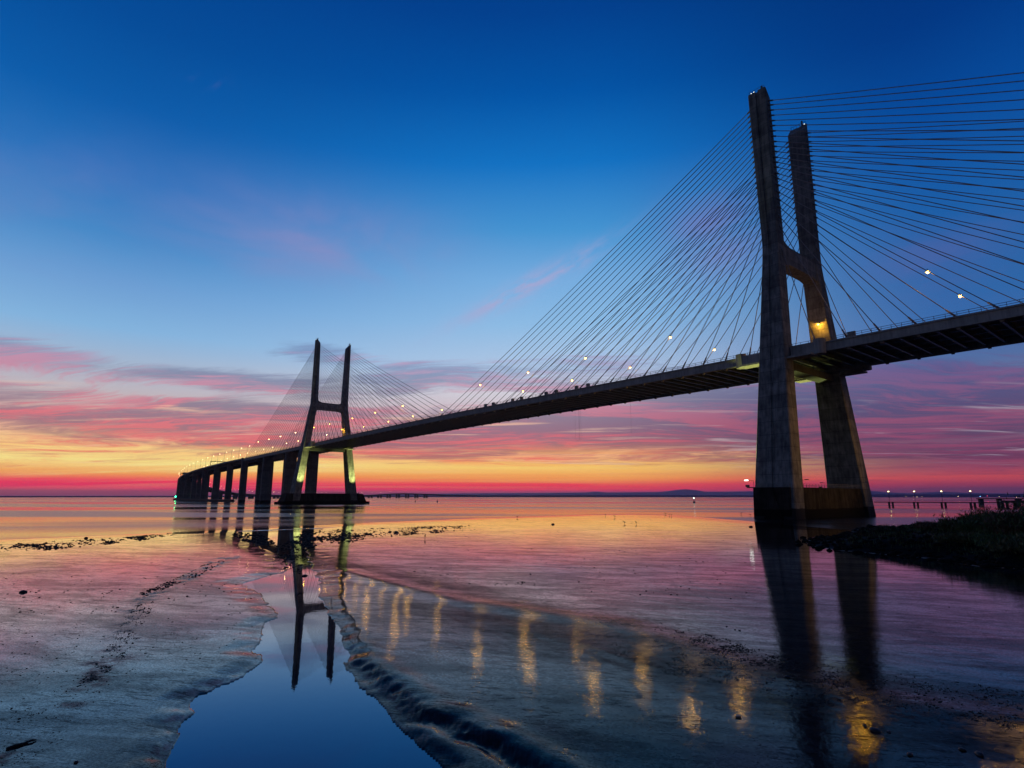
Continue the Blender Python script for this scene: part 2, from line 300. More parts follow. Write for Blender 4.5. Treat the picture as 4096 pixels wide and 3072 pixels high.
# ------------------------------------------------------------------ the cable-stayed bridge
bridge = tag(empty('cable_stayed_bridge'), 'grey concrete cable-stayed bridge with two H-shaped pylons and fans of stays crossing the river', 'bridge')
YB, YM, YT, ZB, ZTP, CUT = 26.16, 13.98, 14.50, 87.52, 145.96, 3.6
LEG = [(-3, 12.8, 6.3, 26.6), (0, 12.43, 6.2, YB), (ZB-12, 6.0, 5.25, YM+1.72), (ZB-4, 5.42, 5.17, YM+.62), (ZB, 5.25, 5.12, YM+.12), (ZB+4, 5.3, 5.0, YM+.03), (ZTP, 6.41, 2.95, YT)]
def legat(z):
    zs = [a[0] for a in LEG]; return [float(np.interp(z, zs, [a[i] for a in LEG])) for i in (1, 2, 3)]   # w, t, y
def pylon(x0, far):
    py = empty('pylon', (x0, 0, 0), bridge); py['label'] = 'farther H-shaped pylon with flood-lit lower legs' if far else 'nearer dark H-shaped pylon on the right'
    for side in (-1, 1):
        zs = sorted(set([a[0] for a in LEG]+list(np.linspace(2, ZB-14, 16))+list(np.linspace(ZB+8, ZTP-6, 10)))); V = []; F = []
        for z in zs:
            w, t, y = legat(z); W, T = w/2, t/2; gw, gd = .45, .3; ch = .25
            sec = [(-W+ch,-T),(W-ch,-T),(W,-T+ch),(W,T-ch),(W-ch,T),(gw,T),(gw,T-gd),(-gw,T-gd),(-gw,T),(-W+ch,T),(-W,T-ch),(-W,-T+ch)]
            for a, b in sec:
                zz = z - (CUT*(T-b)/(2*T) if z == ZTP else 0)
                V.append((a, side*(y+b), zz))
        n = 12
        for i in range(len(zs)-1):
            for k in range(n):
                f = (i*n+k, i*n+(k+1) % n, (i+1)*n+(k+1) % n, (i+1)*n+k); F.append(f if side > 0 else f[::-1])
        top = tuple((len(zs)-1)*n+k for k in range(n)); F.append(top if side > 0 else top[::-1])
        new_mesh('leg', V, F, M_conc, py)
    # haunched cross beam
    prof = []
    N = 24
    for i in range(N+1):
        y = -12.6+25.2*i/N; u = abs(y)/11.4; up = 88.4+max(0, u-.55)**2*8.5; lo = 81.9-max(0, u-.6)**2*4.0
        prof.append((y, up, lo))
    V = []; F = []
    for y, up, lo in prof: V += [(-2.35, y, lo), (2.35, y, lo), (2.35, y, up), (-2.35, y, up)]
    for i in range(N):
        a = i*4; b = a+4
        F += [(a, b, b+1, a+1), (a+1, b+1, b+2, a+2), (a+2, b+2, b+3, a+3), (a+3, b+3, b, a)]
    new_mesh('cross_beam', V, F, M_conc, py)
    # service platform with rounded ends beside each leg at deck level, and the stub beam under it
    for side in (-1, 1):
        for sx in (-1, 1):
            mb = MB()
            y0, y1 = sorted((side*16.6, side*18.9))
            mb.box(*sorted((sx*4.5, sx*12.6)), y0, y1, 47.9, 51.4)
            mb.cyl(sx*12.6, side*17.6, 47.7, 52.3, 1.7, n=24)
            mb.box(*sorted((sx*3.9, sx*11.6)), *sorted((side*17.0, side*21.5)), 47.3, 47.88)
            mb.build('service_platform', M_fasc, py)
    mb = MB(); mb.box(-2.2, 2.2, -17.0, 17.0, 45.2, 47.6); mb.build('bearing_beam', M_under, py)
    # footing
    mb = MB()
    if not far:
        mb.frustum((-6.2, 5.2, -29.4, 29.4), (-5.9, 5.0, -28.9, 28.9), -3, 8.2)
        for s in (-1, 1):
            mb.add([(-3.6, s*29.5, -3), (3.6, s*29.5, -3), (3.6, s*29.5, 2), (-3.6, s*29.5, 2), (-3.4, s*30.3, -3), (3.4, s*30.3, -3), (0.0, s*28.95, 8.0)],
                   [(0,1,5,4),(4,5,6),(0,4,6),(1,6,5)])
    else:
        mb.frustum((-5.6, 5.6, -31, 31), (-5.2, 5.2, -31, 31), -3, 8.2)
        for s in (-1, 1):
            b = (-10.5, 10.0, *sorted((s*29.6, s*38))); tp = (-6.6, 6.0, *sorted((s*29.6, s*34)))
            mb.frustum(b, tp, -3, 8.0)
            mb.box(-11, 10.6, *sorted((s*29.5, s*38.6)), -3, 1.2)
        mb.box(-6.6, 6.6, -31, 31, -3, 1.1)
    M_foot.node_tree.nodes['Principled BSDF'].inputs['Specular IOR Level'].default_value = .05
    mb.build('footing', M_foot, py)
    # guard rail and lamp arms on the footing
    mb = MB()
    for s in (-1, 1):
        for yy in np.arange(-28, 29, 2.0): mb.box(s*5.0-.04, s*5.0+.04, yy-.04, yy+.04, 8.2, 9.3)
        for zz in (8.8, 9.3): mb.box(s*5.0-.03, s*5.0+.03, -28, 28, zz-.03, zz+.03)
    for xx in np.arange(-5, 5.1, 2.0):
        for s in (-1, 1): mb.box(xx-.04, xx+.04, s*28.6-.04, s*28.6+.04, 8.2, 9.3)
    for s in (-1, 1):
        for zz in (8.8, 9.3): mb.box(-5, 5, s*28.6-.03, s*28.6+.03, zz-.03, zz+.03)
    mb.build('footing_railing', M_rail, py)
    # rails and hatch on the leg tops
    for s in (-1, 1):
        mb = MB()
        for xx in np.arange(-2.8, 2.9, 1.1): mb.box(xx-.04, xx+.04, s*15.7-.04, s*15.7+.04, ZTP-.5, ZTP+.95)
        mb.box(-2.9, 2.9, s*15.7-.035, s*15.7+.035, ZTP+.9, ZTP+.98)
        mb.box(1.4, 1.9, s*15.2-.3, s*15.2+.3, ZTP-.6, ZTP+1.3)
        mb.box(-2.6, -2.55, s*15.5-.03, s*15.5+.03, ZTP-.5, ZTP+2.4)
        mb.build('top_railing', M_steel, py)
    for s, xx in ((-1, -1.9), (-1, -.9), (1, 2.2)):
        l = MB().box(xx-.1, xx+.1, s*15.95-.1, s*15.95+.1, ZTP+.0, ZTP+.2).build('warning_light', M_white, py)
    return py
pyN = pylon(0, False); pyF = pylon(-420, True)
def flood(loc, tgt, energy, col, ang, blend=.5, rad=.4):
    l = bpy.data.lights.new('flood', 'SPOT'); l.energy = energy; l.color = col; l.spot_size = R(ang); l.spot_blend = blend; l.shadow_soft_size = rad
    o = bpy.data.objects.new('floodlight_beam', l); C.objects.link(o); o.location = loc
    from mathutils import Vector
    o.rotation_euler = (Vector(tgt)-Vector(loc)).to_track_quat('-Z', 'Y').to_euler(); return o

# deck: slab with edge girders, cross girders below, railing above
HD = 16.28
ss = list(np.arange(-245, 631, 10.0)); ss[-1] = 628.0
mb = MB(); sec = [(-HD, .25), (-HD, -2.45), (-HD+1.5, -2.55), (-HD+1.5, -.55), (HD-1.5, -.55), (HD-1.5, -2.55), (HD, -2.45), (HD, .25), (HD-.5, .35), (HD-.5, 0), (-HD+.5, 0), (-HD+.5, .35)]
sweep(mb, sec, ss)
deck = mb.build('deck', M_fasc, bridge)
mb = MB()
for side in (-1, 1):
    o0, o1 = (-HD-.28, -HD) if side < 0 else (HD, HD+.28)
    sweep(mb, [(o0, .3), (o0, -.15), (o1, -.15), (o1, .3)], ss)
    sweep(mb, [(o0, -2.35), (o0, -2.65), (o1+side*.0, -2.65), (o1, -2.35)], ss)
mb.build('cornice', M_fasc, deck)
mb = MB()
for s in np.arange(-240, 626, 4.417):
    z = zroad(s); mb.box(-s-.3, -s+.3, -14.75, 14.75, z-2.30, z-2.22); mb.box(-s-.05, -s+.05, -14.75, 14.75, z-2.22, z-.56)
for o in (-7.5, 0, 7.5): sweep(mb, [(o-.25, -1.6), (o-.25, -1.7), (o+.25, -1.7), (o+.25, -1.6)], ss)
mb.build('cross_girders', M_girder, deck)
FEET = [10.9+8.83*k for k in range(23)]
mb = MB()
for x0 in (0, -420):
    for sx in (-1, 1):
        for xf in FEET:
            x = x0+sx*xf; z = zroad(-x)
            for y in (-15.4, 15.4): mb.frustum((x-.35, x+.35, y-.35, y+.35), (x-.5, x+.5, y-.5, y+.5), z-3.15, z-2.5)
ab = mb.build('anchor_block', M_fasc, deck); ab['label'] = 'row of stay anchors under the deck edges'; ab['kind'] = 'stuff'
mb = MB()
for side in (-1, 1):
    for s in np.arange(-244, 626, 2.5):
        x, y, z = at(s, side*(HD-.1)); mb.box(x-.05, x+.05, y-.05, y+.05, z+.25, z+1.45)
    for dz in (.85, 1.45):
        o = side*(HD-.1); sweep(mb, [(o-.05, dz-.05), (o-.05, dz+.05), (o+.05, dz+.05), (o+.05, dz-.05)], ss)
mb.build('railing', M_rail, deck)

# stays
ANC = [86.8,94.9,98.4,101.9,104.5,107.1,109.7,112,113.8,116.1,117.9,119.7,121.8,123.7,125.5,127.5,129.5,131.5,133.4,135.4,137.4,139.4,141.1]
def staypts(x0, sx, side, k, n=9):
    za = ANC[k]; w, t, y = legat(za); A = np.array([x0+sx*(w/2-.2), side*(y-.1), za]); xf = x0+sx*FEET[k]; B = np.array([xf, side*15.4, zroad(-xf)+.2])
    L = np.linalg.norm(A-B); sag = 1.3*(L/210)**2
    return [A+(B-A)*u+np.array([0, 0, -4*sag*u*(1-u)]) for u in np.linspace(0, 1, n)], L
def staymesh(mb, x0, sx, side, k, far):
    P, L = staypts(x0, sx, side, k)
    mb.tube(P, .125 if not far else .15, 6 if not far else 4, False)
    d = (P[1]-P[0]); d /= np.linalg.norm(d); e = (P[-2]-P[-1]); e /= np.linalg.norm(e)
    mb.tube([P[0], P[0]+d*1.9], [.36, .28], 8); mb.tube([P[-1]-e*.2, P[-1]+e*3.2], [.3, .24], 8)
rest = MB()
for x0 in (0, -420):
    for sx in (-1, 1):
        for side in (-1, 1):
            for k in range(23):
                far = x0 < 0
                if not far or (side == -1 and sx == 1 and k >= 15):
                    mb = MB(); staymesh(mb, x0, sx, side, k, far); mb.build('stay_cable', M_stay, bridge, True)
                else: staymesh(rest, x0, sx, side, k, far)
r_ = rest.build('stay_cable', M_stay, bridge, True); r_['kind'] = 'stuff'; r_['label'] = 'remaining stays fanning from the far pylon'

# side span piers
def piermesh(s, cols, thick, ztop, sweepmat=None, z0=-3, nub=0):
    p, th = axis(s); ax = np.array([-cos(th), sin(th)]); n = np.array([sin(th), cos(th)]); mb = MB()
    for a, b in cols:
        c = p+n*(a+b)/2; mb.obox(c, ax, thick/2, abs(b-a)/2, z0, ztop)
        e = p+n*(a if abs(a) > abs(b) else b); mb.obox(e, ax, thick/2-.45, .35, z0, ztop)
    return mb
for s, cols, th_ in ((482, ((-15.5, -5.5), (15.5, 5.5)), 4.0), (553, ((-15.8, -5.5), (15.8, 5.5)), 4.0)):
    for c_ in cols: piermesh(s, (c_,), th_, zroad(s)-2.35).build('pier', M_pier, bridge)
piermesh(631.5, ((6.4, .8),), 4.0, zroad(631)-2.6).build('pier', M_pier, bridge)
mb = piermesh(631.5, ((-16.2, -10.6),), 4.0, zroad(631)-2.6)
p, th = axis(629); 
for o in (-17.0,): mb.obox(np.array([-631.0, o]), np.array([1.0, 0]), 2.0, .7, -3, zroad(630)+1.0)
mb.build('pier', M_pier, bridge)['label'] = 'end pier whose fins rise to the deck top'

# hanging maintenance ropes below the deck
mb = MB()
def rope(px_x, y, w, bot):
    z = zroad(-px_x)-2.5
    pts = [(px_x-w, y, z)]+[(px_x-w*cos(u), y, bot+1.0-1.0*sin(u)) for u in np.linspace(0, pi, 7)]+[(px_x+w, y, z)] if w > 0 else [(px_x, y, z), (px_x, y, bot)]
    mb.tube(pts, .035, 4, False)
rope(-121.5, 14.5, 1.3, 33.5); mb.build('hanging_rope', M_steel, bridge); mb = MB(); rope(-119.3, 14.5, .5, 33.5); mb.build('hanging_rope', M_steel, bridge); mb = MB(); rope(-86.5, 14.5, 0, 34.2); mb.build('hanging_rope', M_steel, bridge)

# ------------------------------------------------------------------ curved approach viaduct
via = tag(empty('approach_viaduct'), 'long low concrete viaduct curving away behind the far pylon on rows of piers', 'viaduct')
sv = list(np.arange(632.5, 1900, 15.0))+list(np.arange(1900, 5100, 40.0))
mb = MB(); sweep(mb, [(-HD, .9), (-HD, -.7), (-HD+2.5, -1.1), (HD-2.5, -1.1), (HD, -.7), (HD, .9), (HD-.4, .9), (HD-.4, 0), (-HD+.4, 0), (-HD+.4, .9)], sv)
vd = mb.build('deck', M_fasc, via)
mb = MB()
for o in (-8.2, 8.2): sweep(mb, [(o-5.2, -1.0), (o-3.6, -4.6), (o+3.6, -4.6), (o+5.2, -1.0)], sv)
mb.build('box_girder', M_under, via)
for k in range(1, 42):
    s = 631.5+70*k
    if s > 3500: break
    for c_ in (((-16.0, -10.2), (7.0, 1.2)) if s < 1700 else ((-13.5, -5.0), (13.5, 5.0))):
        piermesh(s, (c_,), 3.4 if s < 1700 else 6.0, zroad(s)-(1.3 if s < 1700 else 4.2)).build('pier', M_pier, via)
mb = MB(); 
for s in np.arange(655, 1085, 18.0):
    p, th = axis(s+9); mb.obox(p+np.array([sin(th), cos(th)])*-17.5, np.array([-cos(th), sin(th)]), 9.1, 1.6, -3, 2.1)
p, th = axis(1088); mb.cyl(*(p+np.array([sin(th), cos(th)])*-19), -3, 2.3, 3.5, n=16)
mb.build('fender_wall', M_pier, via)['label'] = 'low dark protective wall along the pier feet'
def gantry(s, label, panels, green, full):
    root = empty('sign_gantry', at(s, 0)); tag(root, label, 'sign gantry', 'road sign gantries on the viaduct'); p, th = axis(s)
    root.rotation_euler = (0, 0, -th); H = 7.2
    mb = MB(); mb.box(-.3, .3, -HD+.1, -HD+.7, 0, H)
    if full: mb.box(-.3, .3, HD-.7, HD-.1, 0, H)
    mb.build('post', mat_gy, root)
    MB().box(-.25, .25, -HD+.3, HD-.3 if full else 2, H-.9, H).build('beam', mat_gy, root)
    for y0, y1, h in panels: MB().box(.26, .4, y0, y1, H-h, H+h*.6).build('sign_panel', mat_sign, root)
    for y in green: MB().cyl(.5, y, H-1.1, H+.1, .55, n=10).build('green_arrow_light', M_green, root)
mat_gy = mat_plain('gantry_lamp_tint', (.40,.36,.10), .5); mat_sign = mat_plain('sign_panel_back', (.22,.24,.10), .5)  # yellow lamplight is put into the gantry's base colour
gantry(800, 'gantry coloured lamp-yellow over the viaduct carrying two green signals', ((-11, -9, .7),), (8.5, 12.5), True)
gantry(1075, 'gantry with two rectangular sign panels near the bend of the viaduct', ((-13, -4, 2.2), (2, 9, 1.6)), (), False)
bc = empty('navigation_beacon', (0, 0, 0)); tag(bc, 'green navigation light on the left end of the low fender wall', 'beacon')
p, th = axis(1088); q = p+np.array([sin(th), cos(th)])*-19
MB().cyl(q[0], q[1], 2.3, 4.6, .25, n=8).build('post', M_steel, bc); MB().cyl(q[0], q[1], 4.6, 6.4, .9, n=10).build('lamp', M_green, bc)

# ------------------------------------------------------------------ lamps
def headmesh(name, mat, w=.55, h=.28):
    mb = MB(); n = 12; V = []; F = []
    for i, (r, z) in enumerate(((.02, -h), (.75, -h*.8), (1.0, -.1*h), (.9, .35*h), (.4, h), (.02, h*1.05))):
        for k in range(n): V.append((w*r*cos(2*pi*k/n), w*.7*r*sin(2*pi*k/n), z))
    for i in range(5):
        for k in range(n): F.append((i*n+k, i*n+(k+1) % n, (i+1)*n+(k+1) % n, (i+1)*n+k))
    me = bpy.data.meshes.new(name); me.from_pydata(V, [], F); me.materials.append(mat); return me
ME_head = headmesh('lamp_glass', M_lamp, .34, .22)
ME_headw = headmesh('lamp_glass', M_wlamp, .34, .2)
M_lamp2 = mat_emit('sodium_lamp_beyond', (1.0,.62,.24), 300)
ME_head2 = headmesh('lamp_glass', M_lamp2, .34, .22)
ME_headv = headmesh('lamp_glass', M_lampf, .36, .26)
ME_headf = headmesh('lamp_glass', M_lampf, .36, .26)
def link(me, name, parent, loc=(0, 0, 0)):
    o = bpy.data.objects.new(name, me); C.objects.link(o); o.parent = parent; o.location = loc; return o
ME_cl = MB().box(-.25, .25, -.25, .25, .2, .9).V
cl = MB().cyl(0, 0, .26, .36, .62, .3, n=14).box(-.2, .2, -.2, .2, .36, .7).tube([(0, 0, .5), (0, 0, 1.1)], .08, 6); me_cl = bpy.data.meshes.new('lamp_bracket'); me_cl.from_pydata(cl.V, [], cl.F); me_cl.materials.append(M_steel)
ordn = ['first', 'second', 'third', 'fourth']
for x0 in (0, -420):
    for side in (-1, 1):
        for sx in (-1, 1):
            for j, k in enumerate((5, 11, 16, 21)):
                P, L = staypts(x0, sx, side, k, 200); zt = zroad(420*(x0 < 0))+14.4
                i = min(range(200), key=lambda i: abs(P[i][2]-zt)); q = P[i]
                if x0 == 0 and sx == 1 and j > 0 : continue
                r = empty('stay_lamp', (q[0], q[1]-side*.0, q[2]-.45))
                dirn = 'to the left of' if sx < 0 else 'to the right of'
                plane = 'camera-side' if side < 0 else 'rear'
                tag(r, f'glowing lamp hung on the {plane} stays, {ordn[j]} {dirn} the {"near" if x0 == 0 else "far"} pylon', 'lamp', 'lamps hung on the stays')
                link(ME_head if (x0 == 0 or sx > 0) else ME_head2, 'lamp_glass', r); link(me_cl, 'lamp_bracket', r)
for x0 in (0, -420):
    for side in (-1, 1):
        w, t, y = legat(65.6); r = empty('wall_lamp', (x0+.7, side*(y-t/2-1.5), 65.6))
        pn = 'near' if x0 == 0 else 'far'; ln = 'left' if side < 0 else 'right'
        tag(r, f'bright amber lamp on the inner face of the {pn} pylon {ln} leg', 'lamp', 'wall lamps on the pylon legs')
        link(ME_headw, 'lamp_glass', r); b = MB().box(-.12, .12, *sorted((0, side*1.55)), .42, .55).box(-.55, .55, -.5, .5, .30, .42).build('bracket', M_steel, r)
# pole lamps on the viaduct
def poleme(h):
    mb = MB(); mb.tube([(0, 0, 0), (0, 0, h-.6), (0, .5, h), (0, 2.0, h+.3)], [.14, .09, .07, .06], 6); me = bpy.data.meshes.new('pole'); me.from_pydata(mb.V, [], mb.F); me.materials.append(M_steel); return me
ME_pole = poleme(14.2)
ORD = 'first second third fourth fifth sixth seventh eighth ninth tenth eleventh twelfth thirteenth fourteenth fifteenth sixteenth'.split()
for k in range(0, 72):
    s = 622+35.5*k
    for side in (-1, 1):
        p, th = axis(s); x, y, z = at(s, side*(HD-1.2), .1)
        if s < 1150:
            r = empty('street_lamp', (x, y, z)); r.rotation_euler = (0, 0, -th+(pi if side > 0 else 0))
            tag(r, f'lit street lamp on the {"outer" if side < 0 else "inner"} edge of the curving viaduct, number {k+1} beyond the stays', 'street lamp', 'street lamps along the viaduct')
            link(ME_pole, 'pole', r); link(ME_headv, 'lamp_glass', r, (0, 2.2, 14.1)); r['label'] = 'tall lit street lamp, %s beyond the stays on the %s parapet of the viaduct' % (ORD[k], 'near' if side < 0 else 'far')
        else:
            r = bpy.data.objects.new('street_lamp', ME_headf); C.objects.link(r); r.location = (x, y, z+12 if s < 2000 else z+11)
            tag(r, 'tiny lit lamp on the distant low stretch of the viaduct', 'street lamp', 'distant lamps on the low viaduct')
# assumed flood lights on the footings, placed to wash the legs
for x0, e in ((-420, 1.0), (0, .7)):
    for side in (-1, 1):
        sgn = 1 if x0 < 0 else -1
        r = empty('floodlight', (x0+15.0, side*25.5, 8.4) if x0 < 0 else (x0-9.5, side*25.5, 8.4))
        pn = 'near' if x0 == 0 else 'far'; ln = 'left' if side < 0 else 'right'
        tag(r, f'assumed floodlight on the footing washing the {pn} pylon {ln} leg yellow-green', 'floodlight', 'floodlights on the footings')
        sgn = 1 if x0 < 0 else -1
        MB().box(-.4, .4, -.5, .5, 0, .7).box(-10.15 if sgn > 0 else -.15, .15 if sgn > 0 else 4.5, -.15, .15, -.3, 0).build('housing', M_steel, r)
        fd = 15.0 if x0 < 0 else 9.5; loc = (x0+sgn*fd, side*25.5, 9.3)
        flood(loc, (x0+sgn*4.0, side*21.5, 34), 100000*e, (.88,1.0,.30), 52, .8, .3)
# ------------------------------------------------------------------ ground points from plan
def gp(px, py, z=WL):                         # plan position of a spot on the flat shore, from its bearing and depression angle
    F3 = np.array([FW[0]*cos(PITCH), FW[1]*cos(PITCH), sin(PITCH)]); U3 = np.array([-FW[0]*sin(PITCH), -FW[1]*sin(PITCH), cos(PITCH)]); R3 = np.array([RT[0], RT[1], 0])
    D = F3+R3*(px-2048)/FPX+U3*(1536-py)/FPX; t = (z-CH)/D[2]; return np.array([CX+D[0]*t, CY+D[1]*t])
K = 1.8517
def G(l, z=-.6): return np.array([gp(a, b, z) for a, b in l])
def Gd(l, z=-.6): return np.array([gp(a*K, b*K, z) for a, b in l])
def inpoly(X, Y, P):
    c = np.zeros(X.shape, bool); n = len(P)
    for i in range(n):
        x0, y0 = P[i]; x1, y1 = P[(i+1) % n]
        m = ((y0 > Y) != (y1 > Y)) & (X < (x1-x0)*(Y-y0)/(y1-y0+1e-12)+x0); c ^= m
    return c
def dseg(X, Y, P, closed=False):
    d = np.full(X.shape, 1e9); n = len(P)
    for i in range(n if closed else n-1):
        a, b = P[i], P[(i+1) % n]; ab = b-a; L = ab@ab+1e-12
        u = np.clip(((X-a[0])*ab[0]+(Y-a[1])*ab[1])/L, 0, 1); d = np.minimum(d, np.hypot(X-a[0]-u*ab[0], Y-a[1]-u*ab[1]))
    return d
def vnoise(X, Y, sc, seed, octs=4, rough=.5):
    out = np.zeros(X.shape); amp = 1; tot = 0
    for o in range(octs):
        rs = np.random.RandomState(seed+o*17); T = rs.rand(256, 256); x = X/sc*2**o+rs.rand()*100; y = Y/sc*2**o+rs.rand()*100
        xi = np.floor(x).astype(int); yi = np.floor(y).astype(int); fx = x-xi; fy = y-yi; fx = fx*fx*(3-2*fx); fy = fy*fy*(3-2*fy)
        g = lambda i, j: T[(xi+i) % 256, (yi+j) % 256]
        out += amp*(g(0,0)*(1-fx)*(1-fy)+g(1,0)*fx*(1-fy)+g(0,1)*(1-fx)*fy+g(1,1)*fx*fy); tot += amp; amp *= rough
    return out/tot
def sstep(x, a, b):
    u = np.clip((x-a)/(b-a), 0, 1); return u*u*(3-2*u)
cz = lambda l: [(500+.6329*a, 2150+.6329*b) for a, b in l]
bankL = cz([(-60,2300),(265,1457),(262,1420),(285,1340),(320,1290),(345,1230),(322,1205),(345,1165),(395,1130),(440,1085),(432,1070),(412,1045),(430,1000),(470,985),(540,968),(620,925),(680,898),(738,868),(742,852),(790,828),(840,795),(872,745),(868,728),(815,705),(830,680),(855,640),(860,590),(905,545),(960,500),(985,470),(900,400),(835,330),(770,300),(740,280),(800,262),(900,240),(1000,222),(1040,190),(1010,130),(940,90),(860,60),(790,30),(700,-40)])
bankR = cz([(1250,-60),(1180,20),(1150,80),(1165,150),(1200,212),(1206,240),(1222,262),(1226,300),(1236,330),(1238,375),(1262,410),(1268,440),(1292,470),(1300,505),(1330,545),(1345,590),(1372,625),(1368,660),(1362,690),(1398,705),(1418,740),(1404,775),(1400,812),(1438,850),(1468,905),(1500,938),(1532,948),(1528,970),(1580,1000),(1640,1060),(1690,1110),(1720,1150),(1780,1215),(1850,1290),(1905,1350),(1960,1405),(2010,1457),(3000,2500)])
gL, gR = G(bankL[1:], -.72), G(bankR[:-1], -.72)
behind = lambda r_, f_: np.array([CX, CY])+RT*r_+FW*f_           # the creek runs on past the camera
creek = np.vstack([behind(-9, -70), behind(-3.5, -45), behind(-7.5, -22), behind(-5.0, -6), behind(-5.4, 2), gL, gR, behind(1.0, 5), behind(1.8, -2), behind(1.2, -8), behind(-1.5, -22), behind(4, -45), behind(2, -70)])
sea = G([(-3000,2300),(-600,2185),(0,2156),(380,2140),(810,2121),(1100,2108),(1300,2097),(1445,2090),(1662,2081),(1879,2072),(2100,2065),(2332,2057),(2522,2055),(2712,2059),(3011,2083),(3200,2100),(3500,2125),(3900,2110),(4700,2075),(6500,2060)], WL+.02)
head = G([(3225,2168),(3262,2150),(3400,2144),(3500,2128),(3650,2122),(3800,2108),(3960,2085),(4300,2060),(5200,2060),(5200,2420),(4300,2300),(4095,2276),(3931,2268),(3685,2230),(3345,2201),(3251,2183)], -.7)
darkband = Gd([(740,1232),(860,1262),(1000,1296),(1200,1325),(1330,1345),(1480,1395),(1640,1450),(1800,1495),(2000,1530),(2300,1580)])
brightband = Gd([(700,1200),(850,1228),(1000,1250),(1200,1290),(1400,1330),(1600,1385),(1800,1440)])
trail = Gd([(500,1200),(470,1212),(400,1255),(330,1282),(285,1320),(255,1370),(235,1420),(190,1490),(110,1560),(20,1610),(-100,1700)])
pinkband = Gd([(600,1170),(1000,1200),(1500,1260),(2000,1290)])
tierR = G(cz([(1290,430),(1360,540),(1420,640),(1500,750),(1560,830),(1640,880),(1700,940),(1790,1010),(1880,1090),(2010,1120),(2120,1180),(2300,1250),(2600,1420),(3000,1700)]), -.5)
tierEdge = np.array([behind(26, 6), behind(34, 30), gp(4600, 2500, -.5), gp(2300, 2290, -.5), gp(1500, 2290, -.5), tierR[0]])
tierPoly = np.vstack([tierR, tierEdge])
def terrain(X, Y):
    r = np.hypot(X-CX, Y-CY)
    wx = (vnoise(X, Y, .45, 11, 4, .65)-.5)*.16+(vnoise(X, Y, 1.6, 12, 3)-.5)*.5; wy = (vnoise(X, Y, .45, 31, 4, .65)-.5)*.16+(vnoise(X, Y, 1.6, 32, 3)-.5)*.5
    amp = np.clip(r/25, .35, 2.2)
    Xw, Yw = X+wx*amp, Y+wy*amp
    dC = dseg(Xw, Yw, creek, True); ins = inpoly(Xw, Yw, creek); sd = np.where(ins, -dC, dC)
    dS = dseg(X, Y, sea); side = (X*0)
    # distance behind the tide line, signed with the sea polygon
    seap = np.vstack([sea, [[500, 2000], [-3000, 2000], [-3000, -500]]]); insea = inpoly(X, Y, seap); sS = np.where(insea, -dS, dS)
    right = ((X-CX)*RT[0]+(Y-CY)*RT[1])
    dep = ((X-CX)*FW[0]+(Y-CY)*FW[1])
    flow = (X*.55+Y*.84)
    base = .10+.05*(vnoise(X, Y, 14, 5, 2)-.5)+.004*(vnoise(X*.6+Y*.5, Y*2.0-X*1.2, 3.0, 7, 4)-.5)
    base += .003*(vnoise(X*1.0, Y*1.0, .5, 77, 4)-.5)
    near = sstep(r, 42, 13)
    rb = np.where(dep > 3, right/np.maximum(dep, 3) > -.30, right > -2)
    # creek banks: low and soft on the far left, rounded lip near, two eroded steps on the right
    lip = near*np.where(rb, .06, .30)*(1+.6*(vnoise(X, Y, 2.2, 41, 3)-.5)*sstep(sd, 2.2, .2))*np.where(rb, 1.0, sstep(r, 22, 11))
    bank = sstep(sd, -.06, np.where(rb, .16, .35)+.035*r)
    h = WL+.02+bank*(base*.5+.02)+lip*sstep(sd, .0, .55)*.75
    dT = dseg(Xw, Yw, tierR); up = inpoly(Xw, Yw, tierPoly); sT = np.where(up, dT, -dT)
    h += np.where(rb, sstep(dseg(X, Y, tierEdge), 0, 9)*sstep(dseg(X, Y, np.vstack([tierR[-1], tierEdge[0]])), 0, 5)*near*sstep(sT, -.10, .10+.35*vnoise(X, Y, 2.5, 78, 2))*(.085+.18*(vnoise(X, Y, 2.2, 79, 3)-.5)*sstep(np.abs(sT), 1.5, .1)), 0)
    gul = np.where(rb, np.exp(-((sT+.25)/.22)**2), 0)*near; h -= gul*.05
    crest = np.where(rb, np.exp(-((sT-.7)/.45)**2), 0)*near; h += crest*.04
    # radiating runnels across the banks
    rip = vnoise(flow*2.6, (X*.84-Y*.55)*.35, 1.0, 55, 4)-.5; h += rip*.016*near*sstep(sd, .0, .5)*(.06+sstep(sd, 2.2, .5)); h += (vnoise(X, Y, .16, 66, 3, .6)-.5)*.004*near*sstep(sd, 0, .3); ed = np.maximum(np.exp(-(sd/.35)**2), np.where(rb, np.exp(-(sT/.35)**2), 0))*near; h += ed*((vnoise(X, Y, .15, 67, 4, .7)-.5)*.07+(vnoise(X, Y, .6, 68, 3)-.5)*.10)*(sd > .04)*sstep(sd, .0, .5)*(.4+sstep(sd, 4, .8))
    rip2 = vnoise((X*.9-Y*.2)*.25, (Y+X*.15)*1.8, 1.0, 88, 4)-.5; h += rip2*.007*sstep(sd, .5, 3)*sstep(r, 8, 20)
    # the swale bands that cross the flat
    dD = dseg(X, Y, darkband); h += .05*np.exp(-(dD/1.2)**2)*sstep(sd, 0, 3)
    h = np.where(ins, np.minimum(h, WL-.02-.5*sstep(-sd, 0, 1.2)), h)
    # tidal flat runs out to the water's edge
    h = WL+(h-WL)*sstep(sS, -1, 14)+np.where(sS < 3, -.35*sstep(-sS, -3, 8), 0)
    h += .04*(vnoise(X, Y, 5, 91, 3)-.42)*sstep(sS, 30, 5)*sstep(sS, -3, 3)
    # headland
    iH = inpoly(X, Y, head); dH = dseg(X, Y, head, True); sH = np.where(iH, dH, -dH)
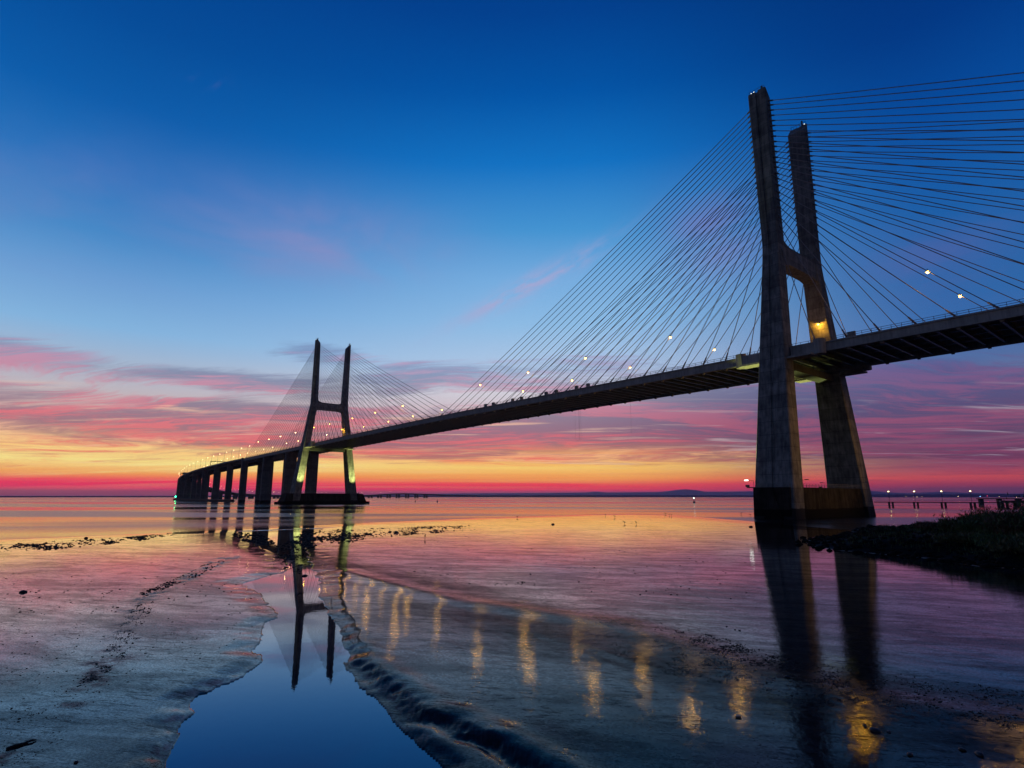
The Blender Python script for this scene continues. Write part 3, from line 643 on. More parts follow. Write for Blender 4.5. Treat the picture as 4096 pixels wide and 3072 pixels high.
    hh = np.minimum(sstep(sH, -1, 9)*2.2, 3)*(.75+.5*vnoise(X, Y, 6, 61, 3)); h = np.maximum(h, WL-.3+hh*1.0+.15*(vnoise(X, Y, 1.1, 62, 4)-.5)) if True else h
    h = np.where(sH > -1.5, h, np.minimum(h, 9))
    return h, sd, sS, sH, dT
def mk_terrain():
    a1 = np.radians(np.arange(-49, 49.01, .085)); a2 = np.radians(np.arange(49.3, 310.9, .6)); A = np.concatenate([a1, a2]); A = np.append(A, A[0]+2*pi)
    rr = [1.5]
    while rr[-1] < 330: rr.append(rr[-1]*1.0085+.004)
    rr = np.array(rr); AA, RR = np.meshgrid(A, rr)
    X = CX+RR*(FW[0]*np.cos(AA)+RT[0]*np.sin(AA)); Y = CY+RR*(FW[1]*np.cos(AA)+RT[1]*np.sin(AA))
    h, sd, sS, sH, dT = terrain(X, Y)
    n, m = X.shape; V = np.stack([X, Y, h], -1).reshape(-1, 3)
    idx = np.arange(n*m).reshape(n, m); Q = np.stack([idx[:-1, :-1], idx[:-1, 1:], idx[1:, 1:], idx[1:, :-1]], -1).reshape(-1, 4)
    hq = h.reshape(-1)[Q].max(1); keep = hq > WL-.34
    Q = Q[keep]
    # attributes: stays put on the ground
    dD = dseg(X, Y, darkband); dB = dseg(X, Y, brightband); r = RR
    rough = np.exp(-(dD/(1.0+.05*r))**2)*(.12+.75*vnoise(X, Y, 1.2, 201, 4))*sstep(((X-CX)*RT[0]+(Y-CY)*RT[1]), -10, 6)
    dTr = dseg(X+(vnoise(X, Y, 1.5, 210, 3)-.5)*1.6, Y+(vnoise(X, Y, 1.5, 211, 3)-.5)*1.6, trail); rough = np.maximum(rough, np.exp(-(dTr/(.25+.012*r))**2)*np.clip((vnoise(X, Y, .9, 212, 4)-.38)*4, 0, 1)*.95)
    film = np.exp(-(dB/(1.3+.04*r))**2)*(.4+.8*vnoise(X*.5+Y, Y*.4-X*.3, 2.0, 202, 4))
    film = np.maximum(film, sstep(r, 26, 60)*.9)
    film = np.maximum(film, 1.0*sstep(((X-CX)*RT[0]+(Y-CY)*RT[1])/r, -.22, -.36)*(.75+.5*vnoise(X*.35+Y*.2, Y*1.6-X*.5, 1.2, 220, 4)))
    wall = np.exp(-(dT/.35)**2)*sstep(r, 34, 12)
    rock = sstep(sH, -.6, .6)
    o = np_mesh('mudflat', V, Q, None, smooth=True, attrs={'rough': rough.ravel(), 'film': film.ravel(), 'wall': wall.ravel(), 'rock': rock.ravel()})
    return o
mud = mk_terrain(); tag(mud, 'wet tidal mudflat cut by a winding creek', kind='structure')
def mud_material():
    m, t, b = mat_new('wet_mud')
    geo = t.node('ShaderNodeNewGeometry').outputs['Position']
    at_ = lambda n: t.node('ShaderNodeAttribute', attribute_name=n).outputs['Fac']
    rough, film, wall, rock = at_('rough'), at_('film'), at_('wall'), at_('rock')
    sp = t.node('ShaderNodeSeparateXYZ', inp={0: geo})
    # streak coordinate: long across the view, short along it
    u = t.m('ADD', t.m('MULTIPLY', sp.outputs[0], .80), t.m('MULTIPLY', sp.outputs[1], .60)); v = t.m('ADD', t.m('MULTIPLY', sp.outputs[0], -.60), t.m('MULTIPLY', sp.outputs[1], .80))
    S = t.xyz(t.m('MULTIPLY', u, .28), v, 0)
    nA = t.noise(S, 1.6, 6, .62, .4); nB = t.noise(geo, 8.5, 6, .62); nC = t.noise(geo, 3.2, 5, .6, .3); nD = t.noise(geo, .22, 4, .5, .2); nE = t.noise(geo, 46.0, 2, .5)
    drk = t.ss(t.m('ADD', t.m('MULTIPLY', nA, .6), t.m('MULTIPLY', nC, .4)), .47, .62)
    rg = t.m('MULTIPLY', rough, t.ss(nC, .25, .6), clamp=True)
    base = t.mix(t.ss(nC, .35, .65), (.010,.0095,.011), (.030,.026,.030))
    base = t.mix(rg, base, (.006,.006,.005)); base = t.mix(rock, base, (.012,.011,.009))
    rgh = t.m('ADD', .085, t.m('MULTIPLY', drk, .05)); rgh = t.m('SUBTRACT', rgh, t.m('MULTIPLY', film, .03)); rgh = t.m('ADD', rgh, t.m('MULTIPLY', rg, .35)); rgh = t.m('ADD', rgh, t.m('MULTIPLY', rock, .5)); rgh = t.m('MAXIMUM', rgh, .05)
    b1 = t.node('ShaderNodeBump', inp={'Strength': t.m('SUBTRACT', 1.0, t.m('MULTIPLY', film, .6), clamp=True), 'Distance': .0014, 'Height': nA})
    b2 = t.node('ShaderNodeBump', inp={'Strength': t.m('SUBTRACT', 1.0, t.m('MULTIPLY', film, .6), clamp=True), 'Distance': .0018, 'Height': nB, 'Normal': b1.outputs[0]})
    b3 = t.node('ShaderNodeBump', inp={'Strength': t.m('ADD', .6, rg), 'Distance': .0005, 'Height': nE, 'Normal': b2.outputs[0]})
    # a skin of water over silt: mirror-like at a glance, soaking up light when seen from above
    fr = t.node('ShaderNodeFresnel', inp={'IOR': 1.4, 'Normal': b2.outputs[0]}).outputs[0]
    F_ = t.m('MULTIPLY', t.m('POWER', fr, 1.5), 1.65)
    nF = t.noise(t.xyz(t.m('MULTIPLY', u, .22), v, 3.3), 9.0, 5, .7, .3); nG = t.noise(geo, .5, 3, .5)
    nH = t.noise(t.xyz(t.m('MULTIPLY', u, .5), v, 7.7), 20.0, 4, .7); spk = t.m('MULTIPLY', t.ss(nF, .50, .62), t.ss(nG, .30, .60)); F_ = t.m('MULTIPLY', F_, t.m('SUBTRACT', 1.0, t.m('MULTIPLY', spk, .62))); nJ = t.noise(t.xyz(t.m('MULTIPLY', u, .30), v, 4.4), .55, 7, .68, .6); F_ = t.m('MULTIPLY', F_, t.ss(nJ, .40, .60, .66, 1.12)); F_ = t.m('MULTIPLY', F_, t.ss(nH, .36, .64, .62, 1.32))
    F_ = t.m('MULTIPLY', F_, t.m('ADD', 1.0, t.m('SUBTRACT', t.m('MULTIPLY', film, .35), t.m('MULTIPLY', drk, .25))))
    F_ = t.m('MULTIPLY', F_, t.m('SUBTRACT', 1.0, t.m('MULTIPLY', rg, .85), clamp=True)); F_ = t.m('MULTIPLY', F_, t.m('SUBTRACT', 1.0, t.m('MULTIPLY', wall, .5), clamp=True)); F_ = t.m('MULTIPLY', F_, t.m('SUBTRACT', 1.0, t.m('MULTIPLY', rock, .93)), clamp=True)
    gl = t.node('ShaderNodeBsdfGlossy', inp={'Color': (1,1,1,1), 'Roughness': rgh, 'Normal': b3.outputs[0]}); gl.distribution = 'BECKMANN'; df = t.node('ShaderNodeBsdfDiffuse', inp={'Color': base, 'Normal': b3.outputs[0]})
    mx = t.node('ShaderNodeMixShader', inp={0: F_}); t.l.new(df.outputs[0], mx.inputs[1]); t.l.new(gl.outputs[0], mx.inputs[2])
    t.l.new(mx.outputs[0], [x for x in t.n if x.type == 'OUTPUT_MATERIAL'][0].inputs[0])
    return m
mud.data.materials.append(mud_material())

# ------------------------------------------------------------------ water
def water_mat(name, calm):
    m, t, b = mat_new(name)
    geo = t.node('ShaderNodeNewGeometry').outputs['Position']
    b.inputs['Base Color'].default_value = (.006,.009,.013,1); b.inputs['IOR'].default_value = 1.40; b.inputs['Specular Tint'].default_value = (.30,.72,1,1)
    if calm:                                 # reflection tinted blue and strengthened in the material, over a dark body
        n = t.noise(geo, 2.2, 3, .5); bp = t.node('ShaderNodeBump', inp={'Strength': .09, 'Distance': .01, 'Height': n})
        fr = t.node('ShaderNodeFresnel', inp={'IOR': 1.36}); t.l.new(bp.outputs[0], fr.inputs['Normal']); F_ = fr.outputs[0]
        gl = t.node('ShaderNodeBsdfGlossy', inp={'Color': t.mix(t.ss(F_, .10, .34), (.13,.55,1.0), (1,1,1)), 'Roughness': .02}); t.l.new(bp.outputs[0], gl.inputs['Normal'])
        df = t.node('ShaderNodeBsdfDiffuse', inp={'Color': (.003,.006,.012,1)})
        mx = t.node('ShaderNodeMixShader', inp={0: t.m('MULTIPLY', F_, 1.7, clamp=True)}); t.l.new(df.outputs[0], mx.inputs[1]); t.l.new(gl.outputs[0], mx.inputs[2])
        t.l.new(mx.outputs[0], [x for x in t.n if x.type == 'OUTPUT_MATERIAL'][0].inputs[0]); return m
    else:
        sp = t.node('ShaderNodeSeparateXYZ', inp={0: geo})
        u = t.m('ADD', t.m('MULTIPLY', sp.outputs[0], .629), t.m('MULTIPLY', sp.outputs[1], .777)); v = t.m('ADD', t.m('MULTIPLY', sp.outputs[0], -.777), t.m('MULTIPLY', sp.outputs[1], .629))
        S = t.xyz(t.m('MULTIPLY', u, .25), v, 0)
        band = t.ss(t.noise(S, .012, 4, .5, .3), .44, .58)
        n1 = t.noise(S, .9, 4, .55); n2 = t.noise(geo, 3.0, 3, .5)
        t.l.new(t.m('ADD', .05, t.m('MULTIPLY', band, .16)), b.inputs['Roughness'])
        b1 = t.node('ShaderNodeBump', inp={'Strength': t.m('ADD', .12, t.m('MULTIPLY', band, .5)), 'Distance': .12, 'Height': n1})
        bp = t.node('ShaderNodeBump', inp={'Strength': t.m('ADD', .10, t.m('MULTIPLY', band, .5)), 'Distance': .03, 'Height': n2, 'Normal': b1.outputs[0]})
    t.l.new(bp.outputs[0], b.inputs['Normal']); return m
V = []; F = []
ring = [2, 60, 150, 400, 1200, 4000, 12000, 20500]; n = 96
for r in ring:
    for k in range(n): V.append((CX+r*cos(2*pi*k/n), CY+r*sin(2*pi*k/n), WL))
for i in range(len(ring)-1):
    for k in range(n): F.append((i*n+k, i*n+(k+1) % n, (i+1)*n+(k+1) % n, (i+1)*n+k))
F.append(tuple(range(n))[::-1][::-1])
tag(new_mesh('river_water', V, F, water_mat('river_surface', False)), 'calm river catching the dawn colours', kind='structure')
cr = [tuple(p) for p in creek]
xs = [p[0] for p in cr]; ys = [p[1] for p in cr]
ctr = creek.mean(0)
V = [(*p, WL+.006) for p in [behind(-30, -72), behind(24, -72), behind(9, -8), *[gp(a, b, WL) for a, b in ((3400, 4300), (2600, 2900), (1900, 2600), (1500, 2250), (1420, 2128), (900, 2130), (700, 2300), (500, 2500), (0, 2900))], behind(-16, -2)]]
tag(new_mesh('creek_water', V, [tuple(range(len(V)))], water_mat('creek_surface', True)), 'mirror-still water in the creek', kind='structure')

# ------------------------------------------------------------------ debris: shells and weed clumps strewn on the mud
def lumps(pts, rs, flat, seed, sub=1):
    import bmesh
    bm = bmesh.new(); bmesh.ops.create_icosphere(bm, subdivisions=sub, radius=1); bm.verts.ensure_lookup_table()
    v0 = np.array([v.co[:] for v in bm.verts]); f0 = np.array([[v.index for v in f.verts] for f in bm.faces]); bm.free()
    rng = np.random.RandomState(seed); n = len(pts); Vs = []; Fs = []
    for i in range(n):
        v = v0*(1+.35*(rng.rand(len(v0), 1)-.5)); a = rng.rand()*6.28; st = 1+rng.rand()*.9
        x = v[:, 0]*st; y = v[:, 1]; v = np.stack([x*cos(a)-y*sin(a), x*sin(a)+y*cos(a), v[:, 2]*flat*(.7+.6*rng.rand())], 1)*rs[i]
        Vs.append(v+np.array(pts[i])); Fs.append(f0+i*len(v0))
    return np.vstack(Vs), np.vstack(Fs)
M_weed = mat_plain('weed_and_shells', (.010,.010,.009), .8, nscale=8)
rng = np.random.RandomState(3)
def scatter(poly, n):
    P = np.array(poly, float); x0, y0 = P.min(0); x1, y1 = P.max(0); out = np.zeros((0, 2))
    for _ in range(12):
        a = x0+(x1-x0)*rng.rand(n*6); b = y0+(y1-y0)*rng.rand(n*6)
        v = vnoise(a, b*4.0, 60., 303, 3); k = (rng.rand(n*6) < .06+2.6*np.maximum(0, v-.42)) & inpoly(a, b, P)
        out = np.vstack([out, np.stack([a[k], b[k]], 1)])
        if len(out) >= n: break
    return out[:n]
fields = [  # polygon in picture-plan px, count, size range
    ([(930,2128),(1230,2118),(1480,2112),(1500,2140),(1420,2165),(1270,2175),(1230,2200),(1130,2190),(1000,2165),(930,2150)], 800, .10, .34),
    ([(1480,2112),(1900,2098),(1900,2118),(1600,2140),(1480,2150)], 260, .10, .30),
    ([(1080,2180),(1240,2180),(1230,2240),(1200,2290),(1120,2250)], 200, .07, .2),
    ([(0,2176),(250,2160),(450,2150),(520,2158),(420,2178),(200,2196),(0,2206)], 260, .08, .28),
    ([(490,2148),(680,2128),(700,2138),(560,2160)], 150, .08, .25),
    ([(860,2235),(900,2240),(800,2300),(680,2340),(560,2390),(540,2375),(700,2310)], 110, .05, .15),
    ([(560,2390),(620,2400),(560,2530),(480,2640),(380,2720),(300,2740),(420,2600),(480,2500)], 200, .03, .10),
    ([(200,2740),(420,2700),(330,2900),(100,3050),(0,3060),(0,2850)], 160, .015, .05),
    ([(0,2230),(1200,2230),(1000,2600),(0,2900)], 260, .03, .10),
    ([(1500,2120),(3000,2090),(3000,2400),(1700,2330)], 150, .04, .12),
    ([(2450,2560),(2900,2560),(3330,2700),(3500,2820),(3300,2830),(2900,2740),(2600,2680),(2450,2620)], 1100, .02, .07),
    ([(2620,2480),(2900,2550),(3200,2640),(3250,2700),(2900,2640),(2620,2520)], 520, .03, .10),
    ([(3200,2640),(4096,2760),(4096,2940),(3700,2860),(3300,2780)], 420, .03, .08),
    ([(2500,2650),(2860,2620),(2980,2730),(2600,2720)], 170, .02, .05),
    ([(3000,2300),(4096,2320),(4096,3072),(3000,3072)], 120, .02, .06),
]
pts = []; rs = []
for P, n, a, b in fields:
    for q in scatter(P, int(n*2.6)):
        g = gp(q[0], q[1], -.62); pts.append(g); rs.append((a+(b-a)*rng.rand()**2.6)*(.6 if q[1] < 2450 else .38))
pts = np.array(pts); H = terrain(pts[:, 0], pts[:, 1]); ok = H[1] > -3.2
V, Q = lumps([(p[0], p[1], max(h, WL)+.2*r) for p, h, r in zip(pts[ok], H[0][ok], np.array(rs)[ok])], np.array(rs)[ok], .38, 5)
tag(np_mesh('shell_debris', V, Q, M_weed), 'black shells and weed strewn over the mud', kind='stuff')
# ------------------------------------------------------------------ single stones lying on the mud
M_stone = mat_plain('wet_stone', (.020,.019,.018), .5, nscale=5)
stones = [(3500,2925,.24,'largest dark stone beside the amber reflection on the mud'),(3555,2930,.10,'small stone just right of the largest dark stone'),(3460,2905,.12,'flat stone just left of the largest dark stone'),
          (3640,3022,.14,'stone near the bottom edge right of the amber reflection'),(3918,3022,.17,'oval stone near the bottom right corner'),(3850,3003,.13,'dark stone left of the oval stone in the bottom right corner'),
          (2953,2873,.12,'stone on wet mud below the brightest glitter'),(3150,2714,.15,'stone at the head of the dark weed band'),(2906,2500,.10,'first round stone of the short row on bright wet mud'),(2940,2513,.08,'middle small stone of the short row on bright wet mud'),(2958,2516,.13,'last round stone of the short row on bright wet mud'),
          (95,2362,.20,'lone stone on the left mud below the tide line'),(305,3042,.10,'dark stone at the bottom left of the frame'),(345,2150,.3,'dark stone on the left tide line'),(1585,2128,.42,'pair of dark stones right of the weed field'),(1560,2126,.30,'smaller dark stone beside the pair right of the weed field'),
          (1142,2262,.16,'stone near the top of the creek, left of the reflection'),(1220,2294,.18,'stone at the creek head under the reflected pylon leg'),(2212,2096,.40,'flat dark lump on orange wet mud far out'),(3003,2106,.45,'dark lump on the mud left of the near footing')]
for px, py, r, lab in stones:
    r *= .45 if py > 2400 else .8
    g = gp(px, py, -.6); h = float(terrain(np.array([g[0]]), np.array([g[1]]))[0][0])
    V, Q = lumps([(0, 0, r*.25)], [r], .6, int(px), 2)
    o = np_mesh('stone', V, Q, M_stone, smooth=False); o.location = (g[0], g[1], max(h, WL)); tag(o, lab, 'stone', 'single stones on the mud')
# driftwood stick bottom left
g0 = gp(30, 2965, -.5); g1 = gp(150, 2930, -.5)
hz = max(float(terrain(np.array([p[0]]), np.array([p[1]]))[0][0]) for p in (g0, g1, (g0+g1)/2))
mb = MB(); mb.tube([(g0[0], g0[1], hz+.02), *[((g0*(1-u)+g1*u)[0], (g0*(1-u)+g1*u)[1], hz+.03+.01*sin(u*9)) for u in (.3, .6, .85)], (g1[0], g1[1], hz+.02)], [.03, .035, .03, .028, .015], 7)
tag(mb.build('stick', M_weed), 'thin dark driftwood stick lying on the mud in the lower left', 'stick')

# ------------------------------------------------------------------ headland: boulders, bushes, grass
M_rock = mat_plain('shore_rock', (.010,.009,.008), .9, nscale=3); M_rock.node_tree.nodes['Principled BSDF'].inputs['Specular IOR Level'].default_value = .06
pts = []; rs = []
hp = head
cand = np.stack([rng.rand(60000)*55+40, -135+rng.rand(60000)*65], 1)
okc = inpoly(cand[:, 0], cand[:, 1], hp) | ((dseg(cand[:, 0], cand[:, 1], hp, True) < 1.8) & (rng.rand(60000) < .25))
pts = cand[okc][:5200]; rs = list(.12+.30*rng.rand(len(pts))**2.5)
pts = np.array(pts); H = terrain(pts[:, 0], pts[:, 1])[0]
V, Q = lumps([(p[0], p[1], h+.1*r) for p, h, r in zip(pts, H, rs)], rs, .75, 9)
tag(np_mesh('rock_revetment', V, Q, M_rock), 'heap of black boulders forming the spit on the right shore', kind='stuff')
def leaf_mat(name, c):
    m, t, b = mat_new(name); geo = t.node('ShaderNodeNewGeometry').outputs['Position']; n = t.noise(geo, 2.5, 4, .6)
    t.l.new(t.mix(t.ss(n, .35, .65), tuple(x*.5 for x in c), tuple(x*1.6 for x in c)), b.inputs['Base Color']); b.inputs['Roughness'].default_value = .7; return m
ML = [leaf_mat('bush_leaves_green', (.045,.085,.018)), leaf_mat('bush_leaves_brown', (.090,.052,.022)), leaf_mat('bush_leaves_olive', (.075,.075,.020))]
def foliage(n, rx, ry, rz, seed, size):
    r = np.random.RandomState(seed); Vs = []; 
    c = r.randn(14, 3)*[rx*.45, ry*.45, rz*.28]; c[:, 2] = np.abs(c[:, 2])+rz*.3
    for i in range(n):
        k = r.randint(len(c)); p = c[k]+r.randn(3)*[rx*.22, ry*.22, rz*.2]; p[2] = max(p[2], .05)
        d = r.randn(3)*.6; d[2] = abs(d[2])+.5; d /= np.linalg.norm(d); s = np.cross(d, r.randn(3)); s /= np.linalg.norm(s)+1e-9; L = size*(.6+r.rand()*1.6); w = L*.16
        Vs += [p-s*w, p+s*w, p+d*L]
    V = np.array(Vs); Q = np.arange(len(V)).reshape(-1, 3); return V, Q
def on_ray(px, dist):                          # plan position at a bearing and distance from the camera
    u = (px-2048)/FPX; d = FW*cos(PITCH)+RT*u; d /= np.linalg.norm(d); return np.array([CX, CY])+d*dist
bush = [(3640,92,1.3,.9,1,'low brown bush at the left end of the scrub on the spit'),(3720,90,1.6,1.3,2,'small rounded olive bush on the spit, second from its tip'),(3815,88,2.2,1.9,0,'rounded dark green bush in the middle of the spit'),(3900,92,2.6,2.1,2,'wide olive bush behind the middle of the spit'),
        (3960,86,2.4,2.5,1,'tall brown bush leaning to the left on the spit'),(4040,84,2.8,3.0,1,'tallest reddish brown bush near the right frame edge'),(4120,82,3.4,3.3,0,'dark green bush cut by the right frame edge'),(3760,80,1.5,.8,2,'low olive cushion on the camera side of the spit'),(3900,78,2.4,1.1,0,'low green bush on the camera side of the spit'),(4020,74,2.6,1.3,2,'low olive scrub on the camera side of the spit at the right'),(4150,72,3.0,1.5,0,'green bramble in front at the right frame edge')]
for i, (px, D, rx, rz, mi, lab) in enumerate(bush):
    p = on_ray(px, D); h = float(terrain(np.array([p[0]]), np.array([p[1]]))[0][0]); r = empty('bush', (p[0], p[1], h)); tag(r, lab, 'bush', 'bushes on the spit')
    V, Q = foliage(int(4200*rx/2), rx*1.1, rx, rz*1.02, 100+i, .22); np_mesh('leaves', V, Q, ML[mi], r)
    mb = MB()
    for j in range(9):
        a = rng.rand()*6.28; mb.tube([(0, 0, -.2), (cos(a)*rx*.3, sin(a)*rx*.3, rz*.5), (cos(a)*rx*.7, sin(a)*rx*.7, rz*(.7+.5*rng.rand()))], [.04, .025, .008], 4)
    mb.build('stems', M_rock, r)
V = []
for i in range(16000):
    a, b = rng.rand()*50+52, -125+rng.rand()*50; V.append((a, b))
V = np.array(V); H = terrain(V[:, 0], V[:, 1]); keep = H[3] > 3.0; V = V[keep]; hh = H[0][keep]; T = []
for p, h in zip(V, hh):
    a = rng.rand()*6.28; L = .25+.45*rng.rand(); w = .03; T += [(p[0]-w*cos(a), p[1]-w*sin(a), h-.05), (p[0]+w*cos(a), p[1]+w*sin(a), h-.05), (p[0]+.3*L*rng.randn(), p[1]+.3*L*rng.randn(), h+L)]
tag(np_mesh('grass', T, np.arange(len(T)).reshape(-1, 3), ML[0]), 'rough grass covering the top of the spit', kind='stuff')

# ------------------------------------------------------------------ jetty on the right
jet = empty('jetty'); tag(jet, 'long low footbridge jetty on paired posts crossing the water at the right', 'jetty')
M_jet = mat_plain('jetty_concrete', (.05,.045,.05), .7)
ja, jb = gp(3300, 2023, WL), gp(4300, 2031, WL); jd = (jb-ja)/np.linalg.norm(jb-ja); jn = np.array([-jd[1], jd[0]])
def jp(px):                                    # point of the jetty axis on a bearing
    u = (px-2048)/FPX; d = FW*cos(PITCH)+RT*u; A = np.array([[d[0], -jd[0]], [d[1], -jd[1]]]); s = np.linalg.solve(A, ja-np.array([CX, CY])); return ja+jd*s[1]
j0, j1 = jp(3440), jp(4400)
jm = (j0+j1)/2; mb = MB(); mb.obox(jm, jd, np.linalg.norm(j1-j0)/2, 1.6, 1.65, 2.15); mb.build('deck', M_jet, jet)
for i, px in enumerate((3504, 3600, 3706, 3818, 3925, 4030)):
    p = jp(px); MB().obox(p-jd*1.0, jd, .55, 1.5, -3, 1.65).build('post', M_jet, jet); MB().obox(p+jd*1.0, jd, .55, 1.5, -3, 1.65).build('post', M_jet, jet)
mb = MB()
for sgn in (-1, 1):
    mb.obox(jm+jn*1.5*sgn, jd, np.linalg.norm(j1-j0)/2, .04, 3.15, 3.23)
mb.build('railing', M_jet, jet)
jl = ['first lit lamp on the jetty, beside the near footing', 'second lit lamp along the jetty from the bridge', 'third lit lamp along the jetty from the bridge', 'fourth lit lamp along the jetty, nearest the old quay']
for px, lab in zip((3500, 3599, 3704, 3816), jl):
    p = jp(px); D = np.linalg.norm(p-np.array([CX, CY])); r = empty('jetty_lamp', (p[0], p[1], 2.15)); tag(r, lab, 'lamp', 'lamps along the jetty')
    zt = 4.2*D/300
    MB().tube([(0, 0, 0), (0, 0, zt)], .10, 6).build('pole', M_jet, r)
    hd = MB().box(-.3, .3, -.3, .3, zt, zt+.4).build('lamp_head', M_yel, r)
# old quay with many posts
q = empty('old_quay'); tag(q, 'broad old quay on a crowd of dark posts at the far right', 'quay')
qa, qb = jp(3930)+jn*0, jp(4600)
off = jn*(6 if (jn@FW) > 0 else -6)
m_ = (qa+qb)/2+off*1.5; mb = MB(); mb.obox(m_, jd, np.linalg.norm(qb-qa)/2, 6, 2.2, 3.1); mb.build('platform', M_jet, q)
L_ = np.linalg.norm(qb-qa); k = 0
for u in np.arange(1, L_-1, 6.0):
    for dy in (-4.5, 0, 4.5):
        mb = MB(); c = qa+jd*u+off*1.5+jn*dy+jd*rng.randn()*.8; mb.obox(c, jd, .55+.3*rng.rand(), .6, -3, 2.2); mb.build('post', M_jet, q)
# far second jetty
q2 = empty('far_jetty'); tag(q2, 'thin distant jetty behind the nearer one at the right', 'jetty')
fa, fb = on_ray(3838, 640), on_ray(4500, 700); fd = (fb-fa)/np.linalg.norm(fb-fa); mb = MB(); mb.obox((fa+fb)/2, fd, np.linalg.norm(fb-fa)/2, 1.6, 3.3, 4.1); mb.build('deck', M_jet, q2)
for px in (3852, 3926, 4000, 4070): mb = MB(); mb.obox(fa+(fb-fa)*(px-3838)/662, fd, 1.6, 1.2, -3, 3.3); mb.build('post', M_jet, q2)

# ------------------------------------------------------------------ far shore
def hazed_land_mat(name, c):  # purple airlight is put into the base colour of the far land
    m, t, b = mat_new(name); geo = t.node('ShaderNodeNewGeometry').outputs['Position']; n = t.noise(geo, .002, 5, .6)
    t.l.new(t.mix(n, tuple(x*.8 for x in c), tuple(x*1.2 for x in c)), b.inputs['Base Color']); b.inputs['Roughness'].default_value = 1; b.inputs['Specular IOR Level'].default_value = 0; return m
def ridge(name, D, prof, depth, mat, label, base=-3, jag=0):
    xs = np.arange(prof[0][0], prof[-1][0]+1, 6.0); ys = np.interp(xs, [a for a, _ in prof], [b for _, b in prof]); rr = np.random.RandomState(int(D))
    V = []
    for x, y in zip(xs, ys):
        u = (x-2048)/FPX; w = (1536-y)/FPX; d = FW*cos(PITCH)+RT*u-FW*sin(PITCH)*w; k = np.linalg.norm(d); e = sin(PITCH)+cos(PITCH)*w; d = d/k
        z = CH+e/k*D+rr.rand()*jag
        c = np.array([CX, CY])
        V += [(*(c+d*(D-depth)), base), (*(c+d*(D-depth*.5)), base+(z-base)*.45), (*(c+d*D), z), (*(c+d*(D+depth)), base)]
    F = []
    for i in range(len(xs)-1):
        for j in range(3): F.append((i*4+j, (i+1)*4+j, (i+1)*4+j+1, i*4+j+1))
    return tag(new_mesh(name, V, F, mat, None, True), label, kind='structure')
ridge('distant_hills', 16000, [(-600,1984),(600,1984),(1400,1980),(1650,1976),(1900,1973),(2150,1972),(2340,1970),(2380,1966),(2430,1970),(2640,1968),(2690,1962),(2712,1959),(2742,1957),(2790,1961),(2820,1967),(2900,1967),(3011,1965),(3200,1967),(3400,1963),(3491,1964),(3560,1970),(3640,1973),(3762,1967),(3860,1971),(4000,1974),(4200,1975),(5200,1978)], 2500, hazed_land_mat('hills_haze_tint', (.30,.16,.34)), 'distant hills tinted purple for haze')
ridge('far_shore', 6500, [(-600,1986),(1300,1984.5),(1700,1983),(2300,1981),(2900,1981.5),(3400,1979),(4200,1977),(5200,1976)], 500, hazed_land_mat('bank_haze_tint', (.12,.07,.16)), 'low dark far bank', jag=4)
# lights on the far shore
for i, (px, py, mt, sz, lab) in enumerate(((3566,1987,M_lampf,2.2,'small orange light on the far shore above the jetty, leftmost'),(3594,1988,M_lampf,1.5,'faint light of the far shore cluster above the jetty'),(3608,1989,M_lampf,2.0,'orange light of the far shore cluster, right of the second jetty lamp'),(3626,1988,M_lampf,1.6,'small light ending the far shore cluster'),
        (3766,1988,M_lampf,2.6,'warm light pair on the far shore between two jetty lamps'),(3851,1988,M_blue,3,'blue-white light above the far jetty'),(3879,1986,M_red,2.6,'single red light on the far shore'),(3925,1989,M_yel,2.2,'yellow light above the far jetty at right'),(3990,1991,M_lampf,3.5,'orange light over the old quay'),(4002,1990,M_yel,2.6,'yellow light over the old quay'),(4063,1989,M_yel,3.2,'brightest yellow light near the right frame edge'),(3040,1986,M_white,1.3,'pale light just left of the near footing on the far shore'))):
    d = on_ray(px, 2600); u = (px-2048)/FPX; w = (1536-py)/FPX; e = (sin(PITCH)+cos(PITCH)*w)/np.linalg.norm(FW*cos(PITCH)+RT*u-FW*sin(PITCH)*w)
    sz *= .35; o = MB().cyl(0, 0, -sz*.5, sz*.5, sz*.5, n=8).build('shore_light', mt); o.location = (d[0], d[1], CH+e*2600+2); tag(o, lab, 'light', 'lights on the far shore')
# channel buoy and marker posts
def buoy(px, D, h, lab, light):
    p = on_ray(px, D); r = empty('channel_buoy', (p[0], p[1], WL)); tag(r, lab, 'buoy'); mb = MB(); mb.cyl(0, 0, -.3, h*.35, h*.28, h*.24, 10); mb.tube([(0, 0, h*.3), (0, 0, h)], [h*.12, h*.05], 6); mb.build('float', M_steel, r)
    if light: MB().cyl(0, 0, h, h*1.3, h*.16, n=8).build('lamp', M_white, r)
buoy(2748, 620, 4.2, 'channel buoy with a pale green-white light before the hills', True)
buoy(1676, 700, 2.6, 'small dark marker leaning in the water near the far footing', False); buoy(1761, 700, 3.0, 'taller dark marker in open water right of the far footing', False)
